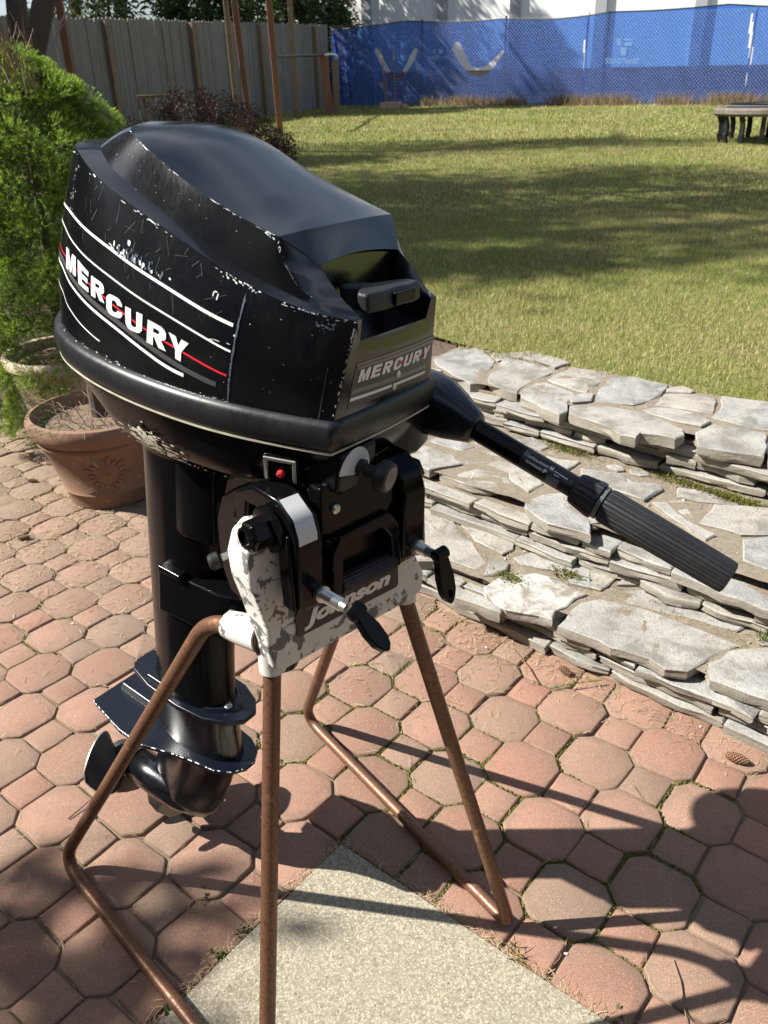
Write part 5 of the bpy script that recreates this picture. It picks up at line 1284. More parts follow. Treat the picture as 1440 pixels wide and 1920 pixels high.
V, Fc, _ = text_mesh("CHOKE", .02); ax = np.array([1, .10, -.06]) / np.linalg.norm([1, .10, -.06]); u_ = np.cross([0, 0, 1.0], ax); u_ /= np.linalg.norm(u_); v_ = np.cross(ax, u_)
for dv in (-.004, .003): MB().add([np.array([.350, -.066, -.064]) + ax * .0519 + u_ * (-.009 + .018 * u) + v_ * (dv + .004 * v) for u, v in V], Fc).build("lettering", M_dgrey, motor, Mx, smooth=0)
# fittings on the port front: tiller bracket, hose end, fuel fitting
MB().prism([(.25, .05), (.33, .045), (.345, .10), (.335, .15), (.26, .15)], -.105, -.034).build("tiller_bracket", M_cast, motor, Mx, smooth=30, bevel=.008)
MB().prism([(.30, .00), (.335, .00), (.335, .04), (.30, .04)], -.095, -.036).build("latch", plain("latch_metal", (.20, .17, .13), .45, .5), motor, Mx, smooth=30, bevel=.004)
MB().lathe([(0, .013), (.03, .013), (.031, .008), (.018, .007)], (.345, .012, -.125), (.15, 0, 1), 18).build("hose_end", M_cast, motor, Mx, smooth=40)

# ---- driveshaft housing
def sect(ac, la, lb, n=40, pw=2.3, tail=0.0):
    out = []
    for k in range(n):
        t = 2 * math.pi * k / n; c_, s_ = math.cos(t), math.sin(t)
        a = la * (abs(c_) ** (2 / pw)) * (1 if c_ >= 0 else -1); b = lb * (abs(s_) ** (2 / pw)) * (1 if s_ >= 0 else -1)
        if c_ < 0: b *= 1 - tail * abs(c_) ** 1.5
        out.append((ac + a, b))
    return out
def loft(levels, name, mat, parent=motor, smooth=50, bevel=0, frame=Mx, cap=True):
    mb = MB(); rows = [[(a, b, h) for a, b in sc] for h, sc in levels]; mb.grid(rows, close=True); n = len(rows[0])
    if cap: mb.add(rows[0], [tuple(range(n))]); mb.add(rows[-1], [tuple(range(n))])
    return mb.build(name, mat, parent, frame, smooth=smooth, bevel=bevel, weld=.00005)
col_ = loft([(-.150, sect(-.012, .092, .056, tail=.3)), (-.20, sect(-.012, .090, .055, tail=.3)), (-.40, sect(-.014, .088, .053, tail=.3)), (-.56, sect(-.016, .086, .050, tail=.3)), (-.640, sect(-.016, .088, .048, tail=.35)), (-.656, sect(-.014, .096, .050, tail=.35))], "driveshaft_housing", M_cast)
loft([(-.128, sect(-.004, .112, .068, tail=.2)), (-.150, sect(-.006, .108, .066, tail=.2)), (-.158, sect(-.008, .100, .062, tail=.2)), (-.172, sect(-.010, .093, .058, tail=.25))], "housing_flange", M_cast)
MB().prism([(.03, -.058), (.075, -.054), (.09, -.045), (.09, .045), (.075, .054), (.03, .058), (-.0, .05), (-.0, -.05)], -.30, -.165).build("exhaust_cover", M_cast, motor, Mx, smooth=30, bevel=.008)
MB().prism([(-.035, -.056), (-.028, -.064), (.10, -.060), (.150, -.042), (.165, -.025), (.165, .025), (.150, .042), (.10, .060), (-.028, .064), (-.035, .056)], -.462, -.376, taper=lambda p: (p[0] * .99, p[1] * .96)).build("lower_mount", M_cast, motor, Mx, smooth=30, bevel=.007, seg=3)
MB().prism([(-.022, -.068), (.03, -.070), (.03, -.05), (-.022, -.05)], -.378, -.366).build("mount_cap", M_cast, motor, Mx, smooth=30, bevel=.003)
MB().prism([(.05, -.046), (.19, -.04), (.19, .04), (.05, .046)], -.30, -.17).build("upper_mount", M_cast, motor, Mx, smooth=30, bevel=.008)
MB().lathe([(0, .007), (.006, .007), (.007, .003)], (.128, -.052, -.402), (.2, -1, .4), 6).build("grease_fitting", M_zinc, motor, Mx)
# ---- gearcase
def mirror(h): return [(a, -b) for a, b in h] + [(a, b) for a, b in h[::-1]]
up_pl = mirror([(-.150, .018), (-.135, .040), (-.08, .056), (0, .063), (.06, .058), (.100, .040), (.122, .016)])
MB().prism(up_pl, -.668, -.657).build("upper_flange", M_navy, motor, Mx, smooth=30, bevel=.003)
MB().prism(mirror([(-.10, .045), (0, .050), (.06, .042), (.098, .010)]), -.658, -.650, taper=lambda p: (p[0] * .96, p[1] * .9)).build("flange_gasket", M_navy, motor, Mx, smooth=30, bevel=.002)
MB().lathe([(0, .0075), (.003, .0075), (.004, .0055), (.0075, .0055), (.008, .003)], (.080, -.012, -.652), (0, 0, 1), 8).build("bolt", M_zinc, motor, Mx)
loft([(-.664, sect(-.022, .112, .050, tail=.45)), (-.71, sect(-.020, .106, .044, tail=.5)), (-.765, sect(-.012, .108, .042, tail=.55)), (-.782, sect(-.010, .110, .044, tail=.5))], "gearcase_neck", M_black)
av = mirror([(-.236, .060), (-.228, .066), (-.13, .088), (-.07, .089), (-.01, .070), (.04, .059), (.08, .053), (.110, .036), (.124, .012)])
avp = MB().prism(av, -.784, -.775).build("anti_ventilation_plate", M_navy, motor, Mx, smooth=30, bevel=.0025)
MB().prism([(-.225, -.006), (-.13, -.014), (-.11, 0), (-.13, .014), (-.225, .006)], -.776, -.760, taper=lambda p: (p[0] * .96, p[1] * .7)).build("trim_tab_boss", M_navy, motor, Mx, smooth=30, bevel=.003)
mb = MB()
for k in range(len(av)):     # bare metal along the plate edges
    a, b = np.array(av[k]), np.array(av[(k + 1) % len(av)]); L_ = np.linalg.norm(b - a)
    for q in range(int(L_ / .004)):
        if random.random() < .45: continue
        t = random.random(); p = a + (b - a) * t; e = (b - a) / L_; nn = np.array([e[1], -e[0]]); l2 = random.uniform(.0008, .0035); w2 = random.uniform(.0002, .0009)
        mb.add([(*(p - e * l2 + nn * .0006), -.7758), (*(p + e * l2 + nn * .0006), -.7758), (*(p + e * l2 * .8 - nn * w2), -.7746), (*(p - e * l2 * .7 - nn * w2), -.7746)], [(0, 1, 2, 3)])
mb.build("paint_chips", M_chip, avp, Mx, smooth=0, kind="stuff")
loft([(-.780, sect(-.010, .102, .034, pw=1.5, tail=.5)), (-.85, sect(-.022, .098, .031, pw=1.5, tail=.5)), (-.91, sect(-.036, .094, .031, pw=1.5, tail=.4)), (-.955, sect(-.050, .088, .034, pw=1.6, tail=.3)), (-.990, sect(-.064, .078, .030, pw=1.6, tail=.3)), (-1.006, sect(-.075, .066, .018, pw=1.6, tail=.3)), (-1.014, sect(-.082, .056, .006, pw=1.6, tail=.3))], "gearcase_strut", M_black)
MB().lathe([(-.190, .030), (-.186, .036), (-.13, .039), (-.07, .038), (-.04, .033), (-.018, .024), (-.004, .012), (.002, .001)], (0, 0, -.972), (1, 0, 0), 32).build("gearcase_torpedo", M_black, motor, Mx, smooth=60)
MB().prism([(-.150, -1.000), (-.030, -1.004), (-.060, -1.030), (-.100, -1.070), (-.140, -1.082), (-.165, -1.070), (-.168, -1.03)], -.0035, .0035, perm=(0, 2, 1)).build("skeg", M_black, motor, Mx, smooth=30, bevel=.002)
prop = MB().lathe([(-.262, .010), (-.260, .022), (-.252, .028), (-.21, .034), (-.193, .036), (-.192, .012)], (0, 0, -.972), (1, 0, 0), 26).build("propeller", M_prop, motor, Mx, smooth=50)
for k in range(3):
    a0 = R(148) + k * 2 * math.pi / 3; rows = []
    for r_ in np.linspace(.028, .116, 14):
        f = (r_ - .028) / .088; half = R(26) * (1 + .75 * math.sin(math.pi * min(1, f * 1.05))) * max(.06, 1 - f ** 4) ** .6; row = []
        for w_ in np.linspace(-1, 1, 13):
            th = a0 + half * w_ + R(16) * f * f; row.append((-.222 + (half * w_) * .050, r_ * math.cos(th), -.972 + r_ * math.sin(th)))
        rows.append(row)
    MB().grid(rows).build("blade", M_prop, prop, Mx, smooth=80, solid=.004)
    MB().tube([rows[i][0] for i in range(3, 14)] + rows[-1][1:] + [rows[i][-1] for i in range(12, 5, -1)], .0018, 6).build("blade_edge", M_alu, prop, Mx)

# ---- tiller
TD = np.array([.9724, 0, -.2335]); T0 = np.array([.402, .150, -.060])
def tpos(d): return T0 + TD * d
MB().lathe([(-.112, .030), (-.104, .037), (-.085, .0405), (-.060, .0400), (-.030, .0325), (0, .0240), (.006, .0225), (.008, .0200)], T0, TD, 40, mod=lambda j, d: 1.0 / ((abs(math.cos(2 * math.pi * j / 40)) ** 3.6 + abs(math.sin(2 * math.pi * j / 40)) ** 3.6) ** (1 / 3.6)) if d < -.02 else 1.0 + .04 * (d < .004)).build("tiller_knuckle", M_navy, motor, Mx, smooth=50)
tube_ = MB().lathe([(-.01, .0162), (.186, .0155)], T0, TD, 28).build("tiller_tube", M_cast, motor, Mx, smooth=50)
MB().lathe([(.088, .0160), (.168, .0158)], T0, TD, 28, cap=False).build("tiller_label", plain("label_black", (.012, .012, .016), .35), tube_, Mx, smooth=50)
MB().lathe([(.170, .0205), (.174, .0225), (.200, .0265), (.206, .0265), (.207, .018)], T0, TD, 80, mod=lambda j, d: 1 - (.055 if j % 5 == 0 else 0) * (.171 < d < .2061)).build("throttle_collar", M_grip, motor, Mx, smooth=30)
MB().lathe([(.206, .0185), (.2075, .0235), (.2115, .0240), (.2135, .0235), (.2145, .018)], T0, TD, 36).build("grip_ring", plain("grey_ring_rubber", (.10, .11, .105), .5), motor, Mx, smooth=40)
MB().lathe([(.2145, .017), (.216, .0235), (.222, .0245), (.30, .0240), (.390, .0225), (.396, .0215), (.398, .017)], T0, TD, 120, mod=lambda j, d: 1 - (.05 if j % 5 == 0 else 0) * (.2155 < d < .3965)).build("hand_grip", M_grip, motor, Mx, smooth=25)
cam_m = np.array([(C0 - Mx(.53, .15, -.09)) @ MA, (C0 - Mx(.53, .15, -.09)) @ MB_, (C0 - Mx(.53, .15, -.09)) @ MH]); ec = cam_m - TD * (cam_m @ TD); ec /= np.linalg.norm(ec); es = np.cross(ec, TD); es = es if es @ np.array([0, -1, 0]) < 0 or True else -es
if (MA * es[0] + MB_ * es[1] + MH * es[2]) @ upn < 0: es = -es
def on_tube(d, arc, rr=.0162): 
    t = arc / rr; return tpos(d) + (ec * math.cos(t) + es * math.sin(t)) * rr
def tube_text(body, d0, d1, a0, a1, bold=.02, mat=M_dwhite):
    V, Fc, _ = text_mesh(body, bold); MB().add([on_tube(d0 + (d1 - d0) * u, a0 + (a1 - a0) * v) for u, v in V], Fc).build("lettering", mat, tube_, Mx, smooth=0)
tube_text("NEUTRAL/START", .090, .128, .0035, .0068); tube_text("N", .1295, .1345, .0035, .0092, .06)
tube_text("FORWARD", .096, .122, -.0045, -.0012); tube_text("F", .1235, .1285, -.0050, .0004, .06); tube_text("SLOW", .139, .147, -.0002, .0018)
MB().grid([[on_tube(d, .0045 - (d - .137) * .05) for d in np.linspace(.137, .158, 6)], [on_tube(d, .0055 - (d - .137) * .03) for d in np.linspace(.137, .158, 6)]]).build("throttle_mark", M_dwhite, tube_, Mx)
MB().grid([[on_tube(d, a, .0163) for d in np.linspace(.131, .150, 6)] for a in np.linspace(-.021, -.003, 8)]).build("throttle_wedge", plain("decal_midgrey", (.13, .135, .14), .4), tube_, Mx, smooth=80)
V, Fc, _ = text_mesh("FAST", .02); MB().add([on_tube(.133 + .007 * u, -.0065 + .002 * v, .0165) for u, v in V], Fc).build("lettering", M_dgrey, tube_, Mx, smooth=0)
MB().grid([[on_tube(d, a, .0163) for d in np.linspace(.0885, .096, 4)] for a in np.linspace(.003, .011, 5)]).build("label_scuff", M_chipblue, tube_, Mx)

# ---- clamp and swivel brackets (they follow the stand, not the helm)
arm = [(-.718, .872), (-.714, .965), (-.722, .993), (-.748, 1.012), (-.80, 1.016), (-.845, .996), (-.852, .925), (-.832, .922), (-.817, .986), (-.753, .986), (-.752, .872), (-.744, .858), (-.726, .858)]
for l0, l1 in ((-.117, -.077), (.062, .104)):
    MB().prism(arm, l0, l1, perm=(0, 2, 1)).build("clamp_bracket", M_cast, motor, Sx, smooth=30, bevel=.005, seg=3)
    MB().prism([(-.748, .865), (-.748, .97), (-.724, .975), (-.722, .865)], l0 - .006 if l0 < 0 else l1, l0 if l0 < 0 else l1 + .006, perm=(0, 2, 1)).build("clamp_rib", M_cast, motor, Sx, smooth=30, bevel=.003)
MB().grid([[(c_, l_, z_) for c_, z_ in ((-.7130, .962), (-.7126, .972), (-.7205, .9950), (-.7340, 1.0040), (-.7470, 1.0135))] for l_ in (-.114, -.086)]).build("clamp_sticker", M_sticker, motor, Sx, smooth=60)
MB().prism([(-.74, .868), (-.74, 1.012), (-.80, 1.030), (-.90, 1.005), (-.955, .965), (-.985, .90), (-.985, .80), (-.95, .745), (-.90, .74), (-.80, .84)], -.066, .056, perm=(0, 2, 1)).build("swivel_bracket", M_cast, motor, Sx, smooth=30, bevel=.014, seg=4)
MB().prism([(-.79, .875), (-.785, .968), (-.80, .985), (-.83, .993), (-.905, .966), (-.945, .94), (-.968, .895), (-.974, .82), (-.955, .775), (-.90, .765), (-.83, .83)], -.080, -.066, perm=(0, 2, 1)).build("swivel_side", M_cast, motor, Sx, smooth=30, bevel=.004)
MB().lathe([(0, .030), (.02, .036), (.40, .036), (.42, .030)], (-.953, -.004, .60), (.055, .02, 1), 26).build("steering_tube", M_cast, motor, Sx, smooth=50)
MB().tube([(-.80, -.10, .955), (-.86, -.10, .948)], .0135, 14).build("tilt_stop", M_cast, motor, Sx)
MB().lathe([(0, .031), (.004, .031), (.005, .027)], (-.762, -.122, .972), (0, -1, 0), 26).build("pivot_washer", M_cast, motor, Sx)
MB().lathe([(.004, .0205), (.030, .0205), (.033, .0175)], (-.762, -.122, .972), (0, -1, 0), 6).build("pivot_nut", M_cast, motor, Sx, smooth=20, bevel=.0015)
MB().lathe([(.030, .0150), (.0375, .0148), (.038, .0115), (.026, .011)], (-.762, -.122, .972), (0, -1, 0), 22, cap=False).build("pivot_sleeve", M_cast, motor, Sx, smooth=40)
MB().tube([(-.762, .10, .972), (-.762, .128, .972)], .020, 6).build("pivot_nut", M_cast, motor, Sx, smooth=20)
MB().tube([(-.885, -.066, .880), (-.905, -.125, .868)], .0055, 10).build("tilt_pin", M_zinc, motor, Sx)
MB().lathe([(0, .008), (.004, .0125), (.014, .0125), (.018, .009), (.0185, .005)], (-.900, -.118, .870), (-.3, -1, -.2), 20).build("tilt_pin_knob", M_grip, motor, Sx)
# carrying handle between the clamp arms
MB().prism([(-.068, .955), (-.066, 1.018), (.054, 1.022), (.058, .962), (.045, .948), (-.05, .946)], -.752, -.728, perm=(1, 2, 0)).build("handle_panel", M_cast, motor, Sx, smooth=30, bevel=.004)
mb = MB()
arch_o = [(-.064, .862), (-.062, .925), (-.048, .948), (.040, .952), (.056, .930), (.060, .862)]; arch_i = [(-.044, .862), (-.042, .915), (-.030, .930), (.026, .933), (.040, .915), (.044, .862)]
n = 6; V = [(c_, l_, z_) for c_ in (-.748, -.718) for poly in (arch_o, arch_i) for l_, z_ in poly]
F = []
for i in range(n - 1):
    F += [(i, i + 1, n + i + 1, n + i), (2 * n + i, 2 * n + i + 1, 3 * n + i + 1, 3 * n + i), (i, i + 1, 2 * n + i + 1, 2 * n + i), (n + i, n + i + 1, 3 * n + i + 1, 3 * n + i)]
F += [(0, n, 3 * n, 2 * n), (n - 1, 2 * n - 1, 4 * n - 1, 3 * n - 1)]
mb.add(V, F).build("carry_handle", M_cast, motor, Sx, smooth=30, bevel=.004, seg=3)
MB().lathe([(0, .013), (.002, .0145), (.094, .0145), (.096, .013)], (-.728, -.046, .870), (0, 1, 0), 40, mod=lambda j, d: 1 - .05 * (j % 2)).build("handle_bar", M_grip, motor, Sx, smooth=20)
for l_, z_ in ((-.045, .984), (.036, .988)): MB().lathe([(0, .0065), (.006, .0065), (.008, .004)], (-.730, l_, z_), (1, 0, .1), 12).build("bolt", M_zinc, motor, Sx)
# clamp screws with folding paddles
def screw(l, c1, path, wide, hole):
    prof = [(0, .0115), (.006, .0115), (.0065, .008)]
    k = 0; d = .008
    while d < c1: prof += [(d, .0088), (d + .0012, .0074)]; d += .0024
    prof += [(c1 + .001, .0072), (c1 + .012, .0068), (c1 + .0125, .004)]
    MB().lathe(prof, (-.716, l, .882), (1, 0, .05), 16).build("clamp_screw", M_zinc, motor, Sx, smooth=25)
    a, b = np.array(path[0]), np.array(path[1]); d = b - a; L_ = np.linalg.norm(d); d /= L_; x = np.array([0, 1.0, 0]) if abs(d[1]) < .8 else np.array([1.0, 0, 0]); x -= d * (x @ d); x /= np.linalg.norm(x); nrm = np.cross(d, x)
    prof2 = [(0, .30), (.06, .55), (.2, .72), (.5, 1.0), (.78, .92), (.92, .60), (1.0, .18)]
    f = lambda u, v, w_: Sx(*(a + d * u + x * v + nrm * w_))
    if not hole:
        poly = [(t * L_, wide * h / 2) for t, h in prof2] + [(t * L_, -wide * h / 2) for t, h in prof2[::-1]]
        MB().prism(poly, -.006, .006, taper=lambda p: (p[0], p[1] * .92)).build("clamp_paddle", M_cast, motor, f, smooth=30, bevel=.003, seg=3)
    else:
        mb = MB(); outer = [(t * L_, wide * h / 2) for t, h in prof2] + [(t * L_, -wide * h / 2) for t, h in prof2[::-1]]
        hc = np.array([L_ * .80, 0]); m_ = len(outer); inner = []
        for p in outer:
            q = np.array(p) - hc; q = q / (np.linalg.norm(q) + 1e-9); inner.append(hc + q * np.array([.0085, .0045]))
        V = [(*p, w_) for w_ in (-.006, .006) for P in (outer, inner) for p in P]; F = []
        for i in range(m_):
            j = (i + 1) % m_; F += [(i, j, m_ + j, m_ + i), (2 * m_ + i, 2 * m_ + j, 3 * m_ + j, 3 * m_ + i), (i, j, 2 * m_ + j, 2 * m_ + i), (m_ + i, m_ + j, 3 * m_ + j, 3 * m_ + i)]
        mb.add(V, F).build("clamp_paddle", M_cast, motor, f, smooth=30, bevel=.0025)
    MB().lathe([(-.011, .0075), (-.010, .009), (.010, .009), (.011, .0075)], a + d * .006, x, 16).build("paddle_pivot", M_cast, motor, Sx)
screw(-.085, .042, ((-.648, -.087, .893), (-.612, -.066, .838)), .027, False)
screw(.085, .022, ((-.674, .088, .892), (-.660, .094, .812)), .026, True)

# ================================================================== SMALL THINGS ON THE GROUND
def ground_h(x, y): return .0
# moss in the joints
def moss():
    r = np.random.default_rng(17); P = []
    for a, b in joints:
        m_ = (a + b) / 2
        if m_ @ WN[:2] > 1.72 or in_slab(m_): continue
        k = math.sin(m_[0] * 4.1 + 1.0) + math.sin(m_[1] * 5.3 + m_[0] * 2.2) + .7 * math.sin(m_[0] * 11 - m_[1] * 9) + r.normal(0, .55)
        if k + .5 * min(0, m_[0]) < .70: continue
        L_ = np.linalg.norm(b - a); n = int(L_ / .0022); t = r.random((n, 1)); q = a + (b - a) * t + r.normal(0, .0019, (n, 2)); P.append(q)
    P = np.concatenate(P); n = len(P); rad_ = r.uniform(.0014, .0034, n); h = r.uniform(.004, .0105, n); V = []; 
    ang_ = np.array([0, 1.2566, 2.5133, 3.77, 5.0265]); ring = np.stack([np.cos(ang_), np.sin(ang_)], 1)
    base = np.concatenate([P, np.full((n, 1), -.011)], 1)
    V = np.zeros((n, 6, 3)); V[:, :5, :2] = P[:, None] + ring[None] * rad_[:, None, None]; V[:, :5, 2] = -.010 + h[:, None] * .55; V[:, 5, :2] = P + r.normal(0, .001, (n, 2)); V[:, 5, 2] = -.010 + h
    i = np.arange(n)[:, None] * 6; F = np.concatenate([np.stack([i[:, 0] + k, i[:, 0] + (k + 1) % 5, i[:, 0] + 5], 1) for k in range(5)]); t = r.random((n, 1))
    C = np.array([.055, .060, .012]) * (1 - t) + np.array([.15, .15, .028]) * t; C = np.tile(C, (5, 1))
    o = np_mesh("moss", V.reshape(-1, 3), F, M_dry, kind="stuff", colors=C); tag(o, "yellow green moss growing in the joints between the pavers", "moss")
moss()
# dry needles and straw
def litter():
    r = np.random.default_rng(19); P = []; A_ = []
    for a, b in joints:
        m_ = (a + b) / 2
        if m_ @ WN[:2] > 1.76 or m_[1] < .2: continue
        dens = .9 + 2.2 * max(0, (m_[1] - 2.0)) + 2.5 * max(0, (m_ @ WN[:2] - 1.45)) * 3; n = r.poisson(dens * (1.6 if r.random() < .25 else .55)); t = r.random((n, 1)); P.append(a + (b - a) * t + r.normal(0, .004, (n, 2))); d = math.atan2(*(b - a)[::-1]); A_.append(d + r.normal(0, .45, n))
    # drift at the wall foot, slab edge and the far left
    n = 800; t = r.uniform(-1.9, .1, n); d = 1.70 - np.abs(r.normal(0, .05, n)); P.append((WT[:2] * t[:, None] + WN[:2] * d[:, None])); A_.append(r.uniform(0, 6.28, n))
    n = 420; t = r.uniform(0, .9, n); P.append(SC + SE1 * t[:, None] - SE2 * np.abs(r.normal(.006, .012, n))[:, None]); A_.append(r.uniform(0, 6.28, n))
    P.append(SC + SE2 * t[:, None] - SE1 * np.abs(r.normal(.006, .010, n))[:, None]); A_.append(r.uniform(0, 6.28, n))
    n = 4200; x = r.normal(-1.25, .55, n); y = r.normal(2.70, .42, n); P.append(np.stack([x, y], 1)); A_.append(r.uniform(0, 6.28, n))
    n = 500; x = r.normal(.10, .25, n); y = r.normal(1.95, .2, n); P.append(np.stack([x, y], 1)); A_.append(r.uniform(0, 6.28, n))
    n = 500; P.append(np.stack([r.uniform(-2.2, 2, n), r.uniform(.5, 4, n)], 1)); A_.append(r.uniform(0, 6.28, n))
    P = np.concatenate(P); A_ = np.concatenate(A_); k = (P @ WN[:2] < 1.72) & ~np.array([in_slab(p) and random.random() < .97 for p in P]); P, A_ = P[k], A_[k]
    n = len(P); L_ = r.uniform(.006, .030, n); w_ = r.uniform(.0003, .0007, n) * np.maximum(1, P[:, 1] / 1.5); z0 = r.uniform(.0004, .004, n); bend = r.normal(0, .25, n)
    d1 = np.stack([np.cos(A_), np.sin(A_)], 1); nn = np.stack([-d1[:, 1], d1[:, 0]], 1)
    pts = [P - d1 * (L_ / 2)[:, None], P + nn * (bend * L_ * .25)[:, None], P + d1 * (L_ / 2)[:, None]]; zz = [z0, z0 + r.uniform(.0005, .004, n), z0 + r.uniform(0, .003, n)]
    V = np.zeros((n, 6, 3))
    for q in range(3): V[:, q * 2, :2] = pts[q] - nn * w_[:, None]; V[:, q * 2 + 1, :2] = pts[q] + nn * w_[:, None]; V[:, q * 2, 2] = zz[q]; V[:, q * 2 + 1, 2] = zz[q]
    i = np.arange(n) * 6; F = np.concatenate([np.stack([i + a, i + b, i + c], 1) for a, b, c in ((0, 1, 3), (0, 3, 2), (2, 3, 5), (2, 5, 4))]); t = r.random((n, 1)); C = np.array([.20, .12, .06]) * (1 - t) + np.array([.50, .40, .24]) * t
    o = np_mesh("pine_needle_litter", V.reshape(-1, 3), F, M_dry, kind="stuff", colors=np.tile(C, (4, 1))); tag(o, "dry tan pine needles and straw scattered over the patio", "needles")
litter()
# debris on the steps
r = np.random.default_rng(23); n = 1600; t = r.uniform(-2.1, .2, n); lv = r.integers(0, 2, n); nn_ = np.where(lv == 0, 1.97 - np.abs(r.normal(0, .05, n)), 2.49 - np.abs(r.normal(0, .07, n))); z = np.where(lv == 0, Z1, Z2) + r.uniform(-.008, .006, n)
Pb = WT[None] * t[:, None] + WN[None] * nn_[:, None]; Pb[:, 2] = z; D = np.stack([np.cos(r.uniform(0, 6.28, n)), np.sin(r.uniform(0, 6.28, n)), r.normal(0, .15, n)], 1); V, F, C = needles(Pb, D, r.uniform(.012, .035, n), .0016, r, np.array([.34, .25, .14]) * r.uniform(.5, 1.3, (n, 1)))
o = np_mesh("step_litter", V, F, M_dry, kind="stuff", colors=C); tag(o, "dry needles caught in the corners of the stone steps", "needles")
# moss cushions on the steps
P = []
for t0, n0, z0, s_ in ((-1.36, 2.475, Z2, .05), (-.93, 2.47, Z2, .06), (-.72, 2.45, Z2, .045), (-.80, 2.46, Z2, .05), (-1.02, 1.93, Z1, .03), (-1.15, 1.80, Z1, .025), (-.5, 2.46, Z2, .04)):
    n = 500; P.append(np.stack([t0 + r.normal(0, s_, n), n0 + r.normal(0, .014, n), z0 - .004 + r.uniform(0, .010, n)], 1))
P = np.concatenate(P); W3 = WT[None] * P[:, :1] + WN[None] * P[:, 1:2]; W3[:, 2] = P[:, 2]; n = len(W3); V, F, C = needles(W3, rand_dir(r, n) + [0, 0, 1.0], .010, .004, r, np.array([.12, .125, .022]) * r.uniform(.5, 1.5, (n, 1)))
o = np_mesh("step_moss", V, F, M_dry, kind="stuff", colors=C); tag(o, "moss cushions along the back of the stone treads", "moss")

# pine cones
def cone(px, py, length, ang, label, tone=1.0, z=None):
    p = at_z(px, py, 0); rr = length * .23; t_ = root("pine_cone", (p[0], p[1], 0), label, "pine cone"); d = np.array([math.cos(ang), math.sin(ang), 0]); u_ = np.array([-d[1], d[0], 0]); c = np.array([p[0], p[1], rr * 1.02])
    MB().lathe([(-length / 2, .001), (-length * .4, rr * .45), (0, rr * .62), (length * .4, rr * .35), (length / 2, .001)], c, d, 10).build("core", M_bark, t_)
    mb = MB(); rows_ = 13
    for i in range(rows_):
        f = (i + .5) / rows_; ra = rr * math.sin(math.pi * (.12 + .80 * f)) ** .7; nsc = 8
        for j in range(nsc):
            a = 2 * math.pi * (j + .5 * (i % 2)) / nsc; o_ = u_ * math.cos(a) + np.array([0, 0, 1]) * math.sin(a); s2 = np.cross(d, o_); b0 = c + d * (f - .5) * length + o_ * ra * .5; t1 = c + d * ((f - .5) * length + length * .055) + o_ * ra; w_ = ra * .42
            mb.add([b0 - s2 * w_ * .6, b0 + s2 * w_ * .6, t1 + s2 * w_ * .75, t1 + d * .003 + o_ * .001, t1 - s2 * w_ * .75, (b0 + t1) / 2 + o_ * .0015], [(0, 1, 5), (1, 2, 5), (2, 3, 5), (3, 4, 5), (4, 0, 5)])
    mb.build("scales", M_cone, t_, smooth=0, solid=.0008)
cone(1378, 1428, .052, R(-32), "brown pine cone lying on the pavers near the stone steps")
cone(1058, 1262, .042, R(-55), "greyish pine cone wedged at the foot of the stone steps beside a green sprig")
cone(45, 1012, .040, R(15), "dark pine cone on the straw strewn pavers before the terracotta pot")
cone(63, 905, .040, R(170), "tan broken pine cone on the pavers left of the terracotta pot")
# green spruce sprig
p0, p1 = at_z(1030, 1292, .006), at_z(1128, 1276, .012); sg = root("spruce_sprig", tuple(at_z(1080, 1287, 0)), "fallen green spruce sprig at the foot of the stone steps", "sprig")
MB().tube([p0, (p0 + p1) / 2 + [0, 0, .006], p1], [.0012, .0010, .0006], 5).build("twig", M_bark, sg)
n = 150; q = r.random((n, 1)); d = p1 - p0; V, F, C = needles(p0 + d * q + [0, 0, .004], d / np.linalg.norm(d) * .9 + rand_dir(r, n) * .9 + [0, 0, .2], .015, .0013, r, np.array([.13, .19, .04]) * r.uniform(.6, 1.4, (n, 1)) + q * np.array([.10, .08, .02])); np_mesh("needles", V, F, M_leaf, sg, None, C)
# weeds at the slab edge
def weed(px, py, z, label, n=26, hgt=.03, c=(.10, .16, .03), blade=True):
    p = at_z(px, py, z); t_ = r; P = np.tile(p, (n, 1)) + np.stack([r.normal(0, .008, n), r.normal(0, .008, n), np.zeros(n)], 1); D = rand_dir(r, n); D[:, 2] = np.abs(D[:, 2]) + (.6 if blade else .2)
    V, F, C = leaf_tris(P, D, hgt * r.uniform(.5, 1.1, n), (.0025 if blade else .009), r, np.array(c) * r.uniform(.6, 1.4, (n, 1))); o = np_mesh("weed", V, F, M_leaf, None, None, C); tag(o, label, "weed")
weed(968, 1792, 0, "yellow green grass tuft at the right edge of the concrete slab", 30, .034, (.17, .17, .04)); weed(408, 1795, 0, "small round leafed weed in the joint left of the concrete slab", 18, .014, (.06, .12, .03), False); weed(330, 1890, 0, "green clover like weed at the slab edge under the rusty skid", 16, .016, (.07, .13, .04), False)
weed(1428, 1200, Z1, "grass tuft growing between flagstones of the lowest step", 34, .035, (.13, .18, .04)); weed(1155, 1915, 0, "pale weed tuft at the near slab edge", 14, .016, (.14, .15, .06), False); weed(458, 1748, 0, "tiny clover leaves in the slab joint below the stand", 14, .012, (.06, .12, .03), False); weed(382, 1682, 0, "tiny seedling in the paver joint by the shadow of the stand", 8, .010, (.10, .16, .06), False)
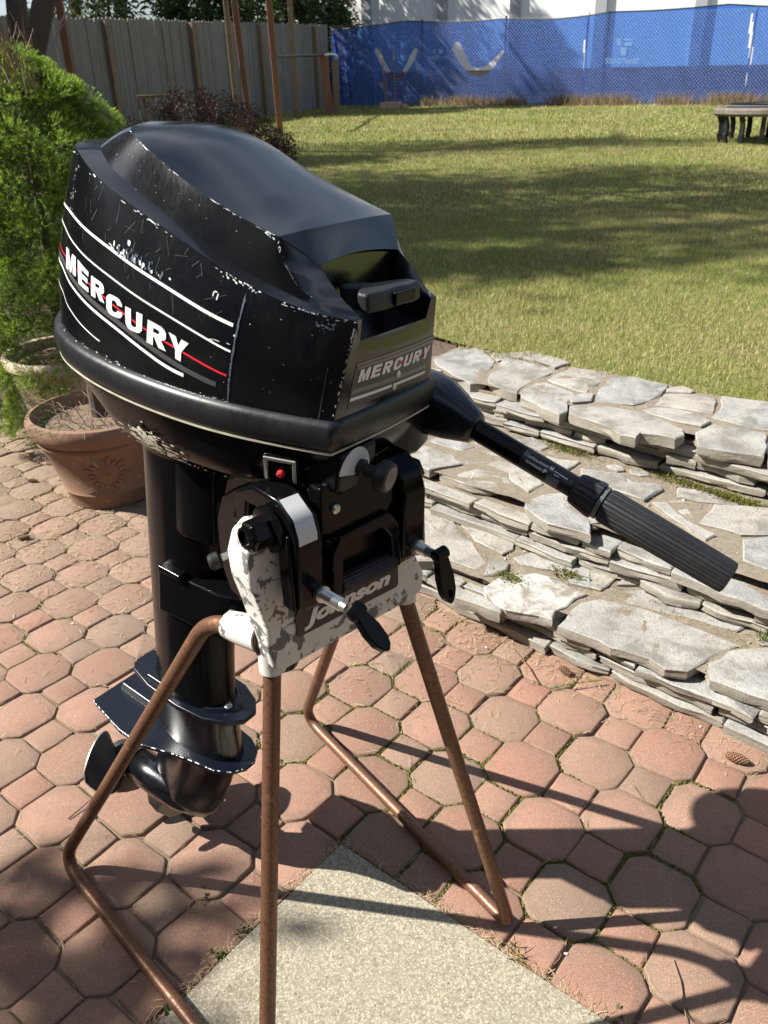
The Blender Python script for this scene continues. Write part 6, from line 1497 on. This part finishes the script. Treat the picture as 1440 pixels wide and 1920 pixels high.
# twigs
def twig(a, b, rad_, label, mat=M_post2):
    p, q = at_z(*a, rad_ + .001), at_z(*b, rad_ + .003); o = MB().tube([p, p * .6 + q * .4 + [.004, .002, .002], q], [rad_, rad_ * .9, rad_ * .5], 6).build("twig", mat); tag(o, label, "twig")
twig((1262, 1800), (1288, 1918), .0022, "long brown twig on the pavers at the right of the slab"); twig((128, 1535), (175, 1495), .0016, "short dark twig on the pavers behind the left skid", M_bark); twig((1010, 1283), (962, 1215), .0022, "thin reddish twig lying along the step foot", M_post); twig((1172, 1462), (1205, 1498), .0009, "straw stalk across a mossy paver joint")
# fallen petals
M_petal = plain("petal", (.66, .50, .52), .6)
for k, (x, y, lab) in enumerate(((1041, 1741, 'tiny pink petal on a paver beside the right front foot of the stand'), (1061, 1790, 'tiny white petal in the paver joint next to the slab tuft'), (1313, 1364, 'tiny pale petal at the foot of the stone steps near the brown pine cone'), (911, 1215, 'tiny white petal between the right stand leg and the stone steps'), (136, 1170, 'tiny white petal on the pavers left of the motor leg'))):
    p = at_z(x, y, 0); a = random.uniform(0, 6.28); mb = MB(); n = 8
    ringp = [(p[0] + .0042 * math.cos(a) * math.cos(t) - .0026 * math.sin(a) * math.sin(t), p[1] + .0042 * math.sin(a) * math.cos(t) + .0026 * math.cos(a) * math.sin(t), .0035) for t in np.linspace(0, 6.28, n + 1)[:-1]]
    mb.add(ringp + [(p[0], p[1], .0015)], [(i, (i + 1) % n, n) for i in range(n)]); o = mb.build("petal", M_petal, None, smooth=80, solid=.0004); tag(o, lab, "petal", "fallen petals on the patio")

# crumbs of stone and grit in the joints of the steps
def grit():
    r = np.random.default_rng(51); n = 5200; lv = r.integers(0, 3, n); t = r.uniform(-2.15, .3, n)
    lo = np.array([1.76, 2.05, 2.56])[lv]; hi = np.array([1.98, 2.50, 2.96])[lv]; q = lo + (hi - lo) * r.random(n); z = np.array([Z1, Z2, Z3])[lv] - .0085
    P = WT[None] * t[:, None] + WN[None] * q[:, None]; P[:, 2] = z
    s = r.uniform(.0018, .008, n) * np.where(r.random(n) < .8, .6, 1.2); base = np.array([[1, 0, 0], [-.5, .87, 0], [-.5, -.87, 0], [0, 0, .9], [0, 0, -.5]])
    V = base[None] * s[:, None, None] * r.uniform(.6, 1.3, (n, 5, 1)); a = r.uniform(0, 6.28, n); c_, s_ = np.cos(a), np.sin(a); X = V[:, :, 0] * c_[:, None] - V[:, :, 1] * s_[:, None]; Y = V[:, :, 0] * s_[:, None] + V[:, :, 1] * c_[:, None]; V[:, :, 0], V[:, :, 1] = X, Y
    V = V + P[:, None]; i = np.arange(n)[:, None] * 5; F = np.concatenate([i + f for f in ([0, 1, 3], [1, 2, 3], [2, 0, 3], [1, 0, 4], [2, 1, 4], [0, 2, 4])]); k = r.random((n, 1)); C = np.array([.20, .16, .11]) * (1 - k) + np.array([.46, .42, .36]) * k
    o = np_mesh("grit", V.reshape(-1, 3), F, M_dry, kind="stuff", colors=np.tile(C, (6, 1))); tag(o, "crumbs of stone and grit in the joints of the stone steps", "grit")
grit()
